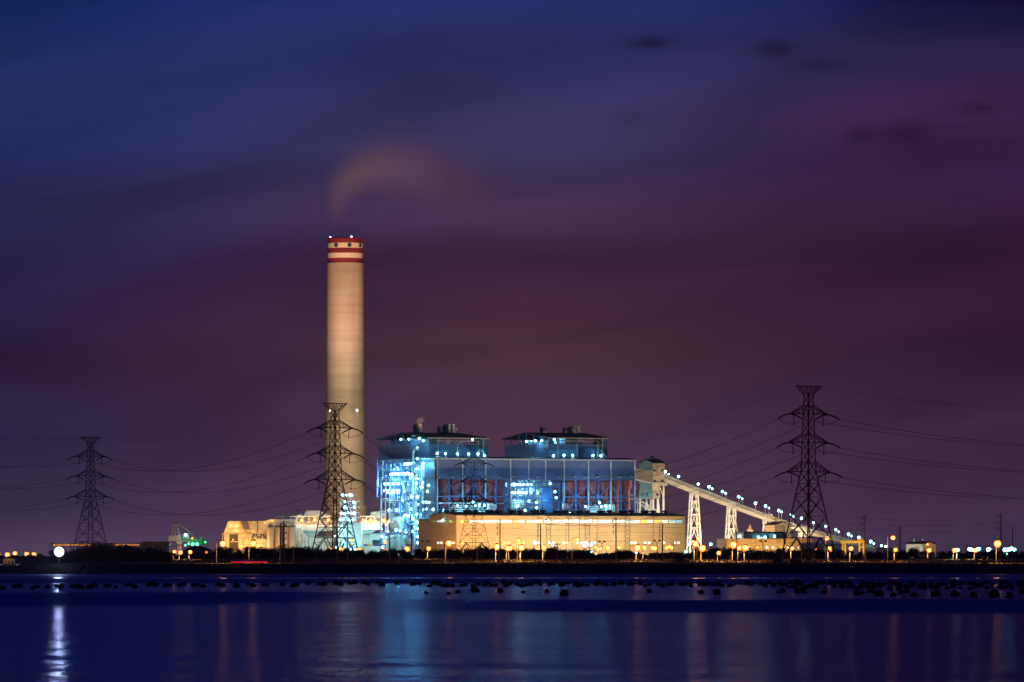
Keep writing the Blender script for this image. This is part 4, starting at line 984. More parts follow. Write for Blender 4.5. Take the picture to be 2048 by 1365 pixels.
# ------------------------------------------------------------------ conveyor
CF = Frame(1330, 3470, R(14))
def conveyor():
    f = CF
    # transfer tower
    tf = Frame(1305.5, 3455, TH)
    t = thing('transfer_tower', 'cream coal transfer tower on steel legs, right of the boiler house', 'tower', tf.loc(), TH)
    L = tf.x(1329.5); y1 = tf.y(1278.5, 0)
    z0, z1, zm = tf.z(968), tf.z(928), tf.z(998)
    MB().prismx([(0, z0), (y1, z0), (y1, z1 + .2), (y1 / 2, z1 + 2.6), (0, z1 + .2)], 0, L).build('upper_wall', M_['beige'], t)
    MB().prismx([(-.5, z1 + .25), (-.5, z1 + .7), (y1 / 2, z1 + 3.2), (y1 + .5, z1 + .7), (y1 + .5, z1 + .25), (y1 / 2, z1 + 2.7)], -.4, L + .4).build('roof', M_['roof_dark'], t)
    MB().box(3, 5, y1 / 2 - 1, y1 / 2 + 1, z1 + 2.6, z1 + 5).build('roof_vent', M_['pale_steel'], t)
    MB().box(-.6, L + 1.6, -.5, -.1, z0 - 1.2, z0 + .8).build('walkway', M_['beige'], t)
    MB().prismx([(1, z0 - .05), (y1 - 1, z0 - .05), (y1 + 2.2, zm), (.2, zm)], .3, tf.x(1320.5)).build('lower_hopper', M_['beige'], t)
    for u, v in ((1308.7, 941.5), (1324.5, 941.5), (1310, 962.5), (1324.5, 962.5), (1315, 990)):
        p = tf.p(u, v, 0); MB().box(p.x - .75, p.x + .75, -.12, .02, p.z - .7, p.z + .7).build('window', M_['glass_dark'], t)
    MB().box(tf.x(1312.5), tf.x(1316.5), -.15, .02, tf.z(947), tf.z(931.5)).build('louvre_panel', M_['cream_dark'], t)
    for u, v in ((1285.5, 990.5), (1293.5, 990.5)):
        p = tf.q(u, v, .2); MB().box(-.12, .2, p.y - .9, p.y + .9, p.z - .8, p.z + .8).build('window', M_['blue_glass'], t)
    L2 = tf.x(1328)
    for x, y in ((.6, .8), (L2, .8), (.6, y1), (L2, y1), (L2 * .5, .8)):
        MB().bar((x, y, 0), (x, y, zm + .1 if x < L2 - 2 else z0), 1.0).build('leg', M_['white_sheet'], t)
    for a, b in (((.6, .8), (.6, y1)), ((.6, .8), (L2, .8))):
        m = ((a[0] + b[0]) / 2, (a[1] + b[1]) / 2)
        for p in (a, b): MB().bar((p[0], p[1], 1), (m[0], m[1], zm), .55).build('brace', M_['white_sheet'], t)
    MB().bar((L2, .8, zm + 1), (tf.x(1320.5), .8, z0 - 2), .5).build('brace', M_['white_sheet'], t)
    lamp_light((-14, 10, 14), 30000, (.5, .95, 1.0), t, .5); lamp_light((L * .8, -26, 16), 70000, (1, .72, .42), t, .5)
    # enclosed gallery into the boiler house
    gf = Frame(1271, 3440, R(10))
    t = thing('conveyor_gallery', 'short enclosed beige gallery joining transfer tower and boiler house', 'gallery', gf.loc(), R(10))
    MB().prism([(gf.x(1271.5), gf.z(938.5)), (gf.x(1304), gf.z(944)), (gf.x(1304), gf.z(966)), (gf.x(1271.5), gf.z(959))], 0, 8).build('body', M_['beige'], t)
    MB().prism([(gf.x(1271.5), gf.z(938.5) + .05), (gf.x(1304), gf.z(944) + .05), (gf.x(1304), gf.z(943)), (gf.x(1271.5), gf.z(937.5))], -.4, 8.4).build('roof', M_['pale_steel'], t)
    t = thing('inclined_chute', 'slender pair of sloping beige pipes behind the transfer tower legs', 'chute', gf.loc(), R(10))
    for dv in (0, 7): MB().bar((gf.x(1262, 30), 30, gf.z(990 + dv, 0, 30)), (gf.x(1316, 30), 30, gf.z(1024 + dv, 0, 30)), 1.1).build('pipe', M_['beige'], t)
    for u, dv in ((1275, 0), (1297, 14)): MB().box(gf.x(u, 30) - .3, gf.x(u, 30) + .3, 29, 29.6, 0, gf.z(1000 + dv, 0, 30)).build('leg', M_['beige'], t)
    # the long sloping conveyor
    t = thing('coal_conveyor', 'long beige conveyor sloping down to the right with pairs of cyan lamps', 'conveyor', f.loc(), f.th)
    top = [(1330, 946.5), (1395, 972), (1470, 1002), (1545, 1031), (1620, 1056), (1700, 1077.5), (1772, 1096.5)]
    th_ = [16.5, 17.5, 16, 14.5, 14, 12, 9]
    A = [f.p(u, v, 0) for u, v in top]; B = [f.p(u, v + h, 0) for (u, v), h in zip(top, th_)]
    wd = 6.0
    mb = MB(); 
    vs = []; n = len(A)
    for a, b in zip(A, B):
        h = a.z - b.z
        vs += [(a.x, 0, b.z), (a.x, 0, b.z + h * .42), (a.x, wd, b.z + h * .42), (a.x, wd, b.z)]
    fs = []
    for i in range(n - 1):
        for k in range(4): fs.append((i * 4 + k, (i + 1) * 4 + k, (i + 1) * 4 + (k + 1) % 4, i * 4 + (k + 1) % 4))
    fs += [(0, 1, 2, 3), ((n - 1) * 4 + 3, (n - 1) * 4 + 2, (n - 1) * 4 + 1, (n - 1) * 4)]
    mb.add(vs, fs).build('girder', M_['beige'], t)
    # hooded belt cover set back from the walkway
    vs = []
    for a, b in zip(A, B):
        h = a.z - b.z
        vs += [(a.x, 1.0, b.z + h * .43), (a.x, 1.0, b.z + h * .8), (a.x, 2.6, b.z + h * .96), (a.x, wd - .3, b.z + h * .8), (a.x, wd - .3, b.z + h * .43)]
    fs = []
    for i in range(n - 1):
        for k in range(5): fs.append((i * 5 + k, (i + 1) * 5 + k, (i + 1) * 5 + (k + 1) % 5, i * 5 + (k + 1) % 5))
    fs += [(0, 1, 2, 3, 4), tuple((n - 1) * 5 + k for k in (4, 3, 2, 1, 0))]
    MB().add(vs, fs).build('belt_cover', M_['cover'], t)
    def at(u):
        for (a, b, i) in zip(top[:-1], top[1:], range(n)):
            if a[0] <= u <= b[0]:
                k = (u - a[0]) / (b[0] - a[0]); return a[1] + (b[1] - a[1]) * k, th_[i] + (th_[i + 1] - th_[i]) * k
        return top[-1][1], th_[-1]
    mb = MB(); u = 1332
    prev = None
    while u < 1770:
        v, h = at(u); p = f.p(u, v + h * .55, 0); q = f.p(u, v + h * .18, 0)
        mb.box(p.x - .09, p.x + .09, -.12, -.02, p.z, q.z)
        if prev: mb.bar(prev[0], (q.x, -.07, q.z), .16); mb.bar(prev[1], (p.x, -.07, (p.z + q.z) / 2), .12)
        prev = ((q.x, -.07, q.z), (p.x, -.07, (p.z + q.z) / 2)); u += 4.2
    mb.build('railing', M_['beige'], t)
    lamps = [(1330.5, 944, 1), (1337.5, 948.5, 0), (1357, 953.5, 1), (1396.5, 968.5, 1), (1418, 974, 1), (1424.5, 978, 0), (1444.5, 983.5, 1), (1451.5, 987, 0), (1477.5, 994, 1), (1484.5, 998, 0), (1511, 1007, 1), (1531, 1012.5, 1), (1538, 1016.5, 0), (1557.5, 1021.5, 1), (1563, 1024.5, 0), (1582, 1030, 1), (1587, 1033, 0), (1603, 1037, 1), (1627, 1045.5, 1), (1651.5, 1053, 1), (1671.5, 1060, 1), (1677.5, 1064, 0), (1697, 1069, 1), (1702.5, 1072.5, 0), (1717.5, 1075.5, 1), (1741.5, 1083.5, 1), (1747.5, 1087.5, 0), (1763, 1092, 1), (1771.5, 1093.5, 1)]
    for i, (u, v, big) in enumerate(lamps):
        p = f.p(u, v, .5); vv, h = at(u); lo = f.p(u, vv + h * .5, .5)
        l = lamp_ball(t, p, (.85 if big else .62) * rnd.uniform(.82, 1.12), E_['cyan'])
        MB().tube([(p.x, .5, lo.z), (p.x, .5, p.z - .8)], .09, 6).build('post', M_['pale_steel'], t)
        if big and i % 2 == 0: lamp_light(p + Vector((0, -1.6, .6)), 380, CYAN, t, .4)
    # trestles
    lab = ['tallest conveyor trestle, just right of the long hall', 'second tallest trestle, right of the first under the conveyor', 'short trestle before the gabled shed under the conveyor', 'low trestle seen through the rightmost pylon']
    for k, (u, vt, wt, wb) in enumerate(((1388, 976, 11, 24), (1462.5, 1005, 11, 21), (1535.5, 1028.5, 12, 17), (1606.5, 1052, 12, 18))):
        x = f.x(u, 3); w = f.world((x, 3, 0)); s = w.y / F
        tt = thing('conveyor_trestle', lab[k], 'trestle', (w.x, w.y, gz(w.y)), f.th, 'steel trestles carrying the conveyor')
        z = f.z(vt, x, 3) - .05; a, b = wt / 2 * s, wb / 2 * s * 1.05
        for sx in (-1, 1):
            for sy in (-1, 1): MB().bar((sx * b, sy * 3.6, 0), (sx * a, sy * 2.2, z), .8).build('leg', M_['white_sheet'], tt)
        nl = max(2, int(round(z / 8.5)))
        for sy in (-1, 1):
            mb = MB()
            for i in range(nl):
                k0, k1 = (i + .25) / (nl + .25), (i + 1.25) / (nl + .25); k1 = min(k1, 1)
                w0, w1 = b + (a - b) * k0, b + (a - b) * k1; y0, y1_ = sy * (3.6 - 1.4 * k0), sy * (3.6 - 1.4 * k1)
                mb.bar((-w0, y0, z * k0), (w0, y0, z * k0), .5); mb.bar((-w0, y0, z * k0), (0, y1_, z * k1), .42); mb.bar((w0, y0, z * k0), (0, y1_, z * k1), .42)
            mb.bar((-a, sy * 2.2, z - .4), (a, sy * 2.2, z - .4), .6)
            mb.build('bracing', M_['white_sheet'], tt)
        lamp_light((0, -13, 12), 7000 + 160 * z, (1, .68, .4), tt, .5)
        lamp_light((-7, -16, z * .6 + 5), 6000, (1, .82, .62), tt, .5)
M_['cover'] = mat("grey_belt_cover", (.34, .31, .27), .6, .0, .3, .3)
M_['blue_glass'] = mat("blue_glass", (.12, .3, .5), .3, .0, .1, .3)
conveyor()

# ------------------------------------------------------------------ low buildings on the right
def right_side():
    f = Frame(1453, 3300, R(16))
    t = thing('workshop', 'low long cream workshop with a row of small lit windows under the conveyor', 'workshop', f.loc(), f.th)
    L = f.x(1625); wd = f.y(1433.5, 0); z = f.z(1079)
    MB().box(0, L, 0, wd, 0, z).build('wall', M_['cream'], t)
    MB().box(-.3, L + .3, -.3, wd + .3, z + .01, z + .5).build('roof_edge', M_['cream_dark'], t)
    for u, m in ((1497, 'yellow_pane'), (1514, 'yellow_pane'), (1534, 'white_pane'), (1546, 'cyan_pane'), (1563, 'yellow_pane'), (1576, 'white_pane'), (1598, 'cyan_pane'), (1610, 'yellow_pane')):
        o = MB().box(f.x(u - 2.2), f.x(u + 2.2), -.1, .02, f.z(1097.5), f.z(1093.5)).build('window', E_[m], t)
        MB().box(f.x(u) - .06, f.x(u) + .06, -.16, -.11, f.z(1097.5), f.z(1093.5)).build('frame', M_['cream_dark'], o)
    for u in (1512, 1556): MB().tube([(f.x(u), -.2, .5), (f.x(u), -.2, z)], .15, 6).build('downpipe', M_['cream_dark'], t)
    for u, P in ((1475, 5000), (1510, 5600), (1550, 5600), (1590, 5000)): lamp_light(f.p(u, 1096, -14), P, SODIUM, t, .5)
    lamp_light((-10, wd / 2, 5), 1600, WARMW, t)
    f = Frame(1488, 3340, R(16))
    t = thing('control_building', 'flat grey control building with cyan wall lamps behind the low workshop', 'building', f.loc(), f.th)
    L = f.x(1572); wd = f.y(1468.5, 0); z = f.z(1066)
    MB().box(0, L, 0, wd, 0, z).build('wall', M_['grey_sheet'], t)
    MB().box(.2, L - .2, .2, wd - .2, z + .01, z + .7).build('roof', M_['roof_dark'], t)
    MB().box(-.15, 0.0, .3, wd - .3, 0, z - .3).build('end_panel', M_['beige'], t)
    MB().box(f.x(1488.5), f.x(1490.5), -.2, .02, f.z(1077), f.z(1069)).build('red_panel', M_['signal_red'], t)
    for u, v in ((1478, 1073), (1517, 1075), (1530, 1075), (1549, 1073)):
        p = f.p(u, v, -.6) if u > 1490 else f.q(u, v, -.8); lamp_ball(t, p, .85, E_['cyan']); lamp_light(p + Vector((-.5, -1.2, 0)), 260, CYAN, t)
    MB().box(f.x(1521), f.x(1525), -.1, .02, f.z(1079), f.z(1074)).build('door', E_['blue_pane'], t)
    f = Frame(1549.5, 3420, R(50))
    t = thing('gabled_shed', 'tall gabled shed with yellow-lit side behind the grey control building', 'shed', f.loc(), f.th)
    y1 = f.y(1530, 0); L = f.x(1582); z = f.z(1051); zr = f.z(1045, L / 2, 0)
    MB().prism([(0, 0), (L, 0), (L, z), (L / 2, zr), (0, z)], 0, y1).build('wall', M_['cream'], t)
    MB().prism([(-.5, z + .02), (-.5, z + .5), (L / 2, zr + .6), (L + .5, z + .5), (L + .5, z + .02), (L / 2, zr + .1)], -.4, y1 + .4).build('roof', M_['roof_dark'], t)
    MB().lathe(L / 2, 6, [(.3, zr), (.3, zr + 1), (2.4, zr + 2.2), (2.4, zr + 2.5)], 14).build('roof_vent', M_['beige'], t, True)
    lamp_light((-16, y1 * .6, 18), 12000, SODIUM, t); lamp_light((L * .7, -14, 18), 5500, WARMW, t)
    f = Frame(1500, 3500)
    t = thing('signal_mast', 'small orange-lit lattice mast rising behind the grey control building', 'mast', f.loc())
    MB().lathe(0, 0, [(1.6, 0), (1.3, f.z(1068)), (2.2, f.z(1064)), (2.2, f.z(1060.5)), (1.0, f.z(1058)), (.7, f.z(1054)), (.25, f.z(1049.5))], 12).build('pole', M_['cream'], t, True)
    MB().box(f.x(1494.5), f.x(1505), -.4, .4, f.z(1062), f.z(1059)).build('cross_platform', M_['cream'], t)
    lamp_ball(t, (f.x(1496.5), -1, f.z(1060.5)), .55, E_['sodium']); lamp_light((0, -6, f.z(1063)), 900, SODIUM, t)
    # yellow gantry crane
    f = Frame(1706, 3080)
    t = thing('gantry_crane', 'yellow gantry crane standing below the low end of the conveyor', 'crane', f.loc())
    zb, zt = f.z(1087), f.z(1082)
    MB().box(f.x(1681), f.x(1729), 0, 2.2, zb, zt).build('girder', M_['yellow'], t)
    MB().box(f.x(1679), f.x(1731), -.5, .0, zt - .3, zt + .1).build('walkway', M_['yellow'], t)
    for u in (1685.5, 1690.5, 1719, 1727):
        MB().box(f.x(u) - .45, f.x(u) + .45, .2, 1.8, 0, zb).build('leg', M_['yellow'], t)
    for a, b in ((1685.5, 1690.5), (1719, 1727)): MB().box(f.x(a), f.x(b), .4, 1.6, zb - 2.6, zb - 1.8).build('leg_tie', M_['yellow'], t)
    MB().box(f.x(1716), f.x(1726), -.3, 2.4, zt + .15, zt + 1.2).box(f.x(1720), f.x(1724), .2, 1.8, zt + 1.2, zt + 2.0).build('trolley', M_['yellow'], t)
    MB().box(f.x(1725), f.x(1732), -.6, 1.4, zb - 2.4, zb - .3).build('cab', M_['yellow'], t)
    lamp_light((-3, -12, 4), 5200, (1, .7, .3), t); lamp_light((4, -9, 5), 2600, (1, .7, .3), t)
    # small warehouse
    f = Frame(1846, 3000, R(52))
    t = thing('warehouse', 'small pale gabled warehouse lit orange on the right shore', 'warehouse', f.loc(), f.th)
    L = f.x(1871.5); y1 = f.y(1812, 0); z = f.z(1089); zr = f.z(1085, L / 2)
    y1 = abs(y1)
    MB().prism([(0, 0), (L, 0), (L, z), (L / 2, zr), (0, z)], 0, y1).build('wall', M_['white_sheet'], t)
    MB().prism([(-.4, z + .02), (-.4, z + .4), (L / 2, zr + .45), (L + .4, z + .4), (L + .4, z + .02), (L / 2, zr + .08)], -.3, y1 + .3).build('roof', M_['roof_dark'], t)
    MB().lathe(L * .4, y1 * .3, [(.25, zr - .5), (.25, zr + .9), (.8, zr + 1.5), (.8, zr + 1.7)], 12).build('roof_vent', M_['white_sheet'], t, True)
    MB().box(L * .3, L * .36 + .3, y1 * .72, y1 * .72 + .8, z, zr + 1.8).build('flue', M_['white_sheet'], t)
    lamp_light((L / 2, -11, 4), 2400, SODIUM, t); lamp_light((-12, y1 * .5, 5), 4500, (1, .84, .6), t)
    # long low sheds behind
    for (ua, ub, vt, D, lab) in ((1650, 1690, 1091, 3120, 'low white shed roof left of the yellow gantry crane'), (1600, 1650, 1089, 3250, 'dim grey shed behind the feet of the rightmost pylon'), (1752, 1786, 1098, 2900, 'low pale shed at the bottom end of the conveyor'), (1384, 1432, 1100, 3200, 'low orange-lit store between the hall and the workshop')):
        f = Frame(ua, D)
        t = thing('low_shed', lab, 'shed', f.loc()); x1 = f.x(ub); z = f.z(vt)
        MB().box(0, x1, 0, 10, 0, z).build('wall', M_['cream'] if ua < 1400 else M_['grey_sheet'], t)
        MB().prismx([(-.5, z + .02), (5, z + .8), (10.5, z + .02)], -.4, x1 + .4).build('roof', M_['white_sheet'], t)
        if ua < 1400: lamp_light((x1 / 2, -8, 5), 1500, SODIUM, t)
        else: lamp_light((x1 / 2, -8, z + 3), 260, WHITE, t)
right_side()

# ------------------------------------------------------------------ left shore
def left_side():
    D = 3100; f = Frame(350, D)
    t = thing('stacker_reclaimer', 'beige and green-lit coal reclaimer with a tall mast and slanting stays', 'reclaimer', f.loc())
    X = f.x; Z = f.z
    MB().prism([(X(337), Z(1082)), (X(338), Z(1073)), (X(341), Z(1071)), (X(361), Z(1071.5)), (X(362), Z(1082))], -2.2, 2.2).build('counterweight', M_['beige'], t)
    mb = MB()
    for y in (-1.8, 1.8):
        mb.bar((X(343), y, Z(1071)), (X(347), y * .4, Z(1046)), .7); mb.bar((X(360), y, Z(1074)), (X(353.5), y * .4, Z(1046)), .7); mb.bar((X(350), y, Z(1073)), (X(351), y * .4, Z(1048)), .4)
    for v, a, b in ((1052, 346, 355), (1060, 345, 357), (1066, 344, 358)): mb.bar((X(a), -1.0, Z(v)), (X(b), -1.0, Z(v)), .35)
    mb.bar((X(346), 0, Z(1046)), (X(355), 0, Z(1045.5)), 1.0)
    mb.build('mast', M_['beige'], t)
    for y in (-1.4, 1.4):
        MB().bar((X(354), y * .5, Z(1046)), (X(379), y, Z(1064)), .5).build('stay', M_['beige'], t)
        MB().bar((X(379), y, Z(1064)), (X(396), y, Z(1082)), .4).build('stay', M_['green'], t)
    MB().bar((X(340), 0, Z(1071)), (X(348), 0, Z(1047)), .4).build('stay', M_['beige'], t)
    mb = MB()
    for z0, z1 in ((1084, 1078),):
        for y in (-1.6, 1.6):
            mb.bar((X(362), y, Z(1080)), (X(408), y, Z(1089)), .5); mb.bar((X(362), y, Z(1074)), (X(404), y, Z(1083)), .4)
            for k in range(8): mb.bar((X(362 + k * 5.4), y, Z(1080 + k * 1.05)), (X(365 + k * 5.2), y, Z(1074.8 + k * 1.05)), .3)
    mb.build('boom', M_['green'], t)
    MB().lathe(0, 0, [(1, 0)], 3)
    w = MB().tube([(X(409), -1.2, Z(1085)), (X(409), 1.2, Z(1085))], 1.6, 18).build('bucket_wheel', M_['green'], t)
    MB().box(X(399), X(404), -1.6, 1.6, Z(1082), Z(1074)).build('cab', M_['green'], t)
    MB().box(X(366), X(378), -1.5, 1.5, Z(1078), Z(1068)).build('machine_house', M_['pale_steel'], t)
    MB().prism([(X(352), Z(1083)), (X(366), Z(1082)), (X(362), Z(1090)), (X(356), Z(1090))], -2, 2).build('turntable', M_['beige'], t)
    for u in (352, 366): MB().bar((X(359), 0, Z(1089)), (X(u), 0, 0), 1.0).build('leg', M_['beige'], t)
    MB().bar((X(343), -2, Z(1088)), (X(326), -2, Z(1100)), .8).build('tail_conveyor', M_['beige'], t)
    for u, v, m, r in ((373, 1070, 'cyan', .8), (385, 1077, 'sodium', .6), (371, 1091, 'green', .6), (386, 1089, 'green', .9), (395, 1089, 'green', .9), (378, 1088, 'green', .6), (411, 1085, 'green', .5), (361, 1095, 'sodium_dim', .4)):
        lamp_ball(t, (X(u), -2.6, Z(v)), r, E_[m])
    lamp_light((X(392), -5, Z(1084)), 420, (.15, 1, .5), t); lamp_light((X(376), -5, Z(1085)), 260, (.5, 1, .6), t)
    lamp_light((X(350), -14, 4), 3000, (1, .66, .4), t); lamp_light((X(372), -5, Z(1070)), 250, WHITE, t)
    # coal heap under it
    mb = MB(); vs = []; fs = []; n = 40
    for i in range(n):
        u = 352 + i * 2.2; hgt = max(0, math.sin(math.pi * i / (n - 1))) ** .7 * 6.2 + rnd.uniform(0, .4)
        for y, k in ((-16, 0), (-8, .55), (0, 1), (8, .5), (16, 0)): vs.append((wx(u, D - 25), D - 25 + y, gz(D) - .05 + hgt * k + rnd.uniform(0, .2)))
    for i in range(n - 1):
        for j in range(4): fs.append((i * 5 + j, (i + 1) * 5 + j, (i + 1) * 5 + j + 1, i * 5 + j + 1))
    tag(mb.add(vs, fs).build('coal_heap', M_['coal']), 'long dark coal heap below the green-lit reclaimer', 'coal heap')
    # low lit belt gallery on the left
    D2 = 2950; f = Frame(100, D2)
    t = thing('belt_gallery', 'low flat conveyor gallery with orange lamps behind the left pylon', 'gallery', f.loc())
    MB().box(f.x(101), f.x(284), 0, 4, f.z(1088.2), f.z(1086.4)).build('roof', M_['pale_steel'], t)
    MB().box(f.x(101), f.x(284), .4, 3.6, f.z(1093.5), f.z(1092)).build('deck', M_['beige'], t)
    MB().box(f.x(104), f.x(282), 3.0, 3.4, f.z(1092), f.z(1088.3)).build('back_wall', M_['cream'], t)
    for u in range(102, 286, 20): MB().box(f.x(u) - .2, f.x(u) + .2, .2, .6, 0, f.z(1088.3)).build('post', M_['pale_steel'], t)
    for k in range(13):
        u = 108 + k * 14
        if u < 180 or u > 232: lamp_ball(t, (f.x(u), .6, f.z(1091)), .4, E_['sodium_dim'])
    for u in (115, 130, 145, 160, 172, 240, 255, 268): lamp_light((f.x(u), 1.0, f.z(1091)), 90, SODIUM, t)
    f = Frame(283, 3050)
    t = thing('coal_yard_wall', 'long low brownish windbreak wall left of the green-lit reclaimer', 'wall', f.loc())
    MB().box(0, f.x(338), 0, 1, 0, f.z(1083.5)).build('wall', M_['grey_sheet'], t)
    for u in range(284, 338, 9): MB().box(f.x(u) - .2, f.x(u) + .2, -.4, -.02, 0, f.z(1083)).build('post', M_['steel_dark'], t)
    lamp_light((f.x(312), -16, 9), 700, SODIUM, t)
    # hut at the far left
    f = Frame(6, 1712, 0, 2.0)
    t = thing('shore_hut', 'small cream hut at the water edge on the far left', 'hut', f.loc())
    x1 = f.x(29); z = f.z(1119)
    MB().box(0, x1, 0, 3, 0, z).build('wall', M_['cream'], t)
    MB().box(-.15, x1 + .15, -.15, 3.15, z + .01, z + .16).build('roof', M_['beige'], t)
    MB().box(x1 * .15, x1 * .34, -.05, .02, .1, z * .8).build('door', M_['cream_dark'], t)
    for k in (.48, .75): MB().box(x1 * k, x1 * (k + .14), -.05, .02, z * .45, z * .8).build('window', M_['glass_dark'], t)
    for k in (.6, .68): MB().tube([(x1 * k, 1.5, z), (x1 * k, 1.5, f.z(1112))], .06, 6).build('vent_pipe', M_['beige'], t)
    lamp_light((x1 * .5, -2.6, 2.4), 60, (1, .6, .22), t, .2)
    # the dazzling white flood light on a short mast
    D3 = 1701; f = Frame(118.5, D3)
    t = thing('flood_lamp', 'dazzling white floodlight facing the water on the left shore', 'floodlight', f.loc())
    zc = f.z(1104)
    MB().tube([(0, 0, 0), (0, 0, zc - .9)], [.14, .1], 8).build('pole', M_['pole_concrete'], t, True)
    MB().box(-1.5, 1.5, -.05, .3, zc - 1.3, zc + 1.3).build('lamp_head', M_['steel_dark'], t)
    MB().ball((0, -.55, zc), 1.5, 20, 12).build('lamp', E_['flood'], t, True)
    lamp_light((0, -2.9, zc), 48000, (.75, .86, 1.0), t, .9, R(44), (0, -60, zc + 13), .4)
    lamp_light((.3, 2.8, zc + .4), 260, (.5, .6, 1.0), t, .5)
E_['flood'] = emit("white_floodlight_globe", (.86, .95, 1.0), 2.2)
left_side()

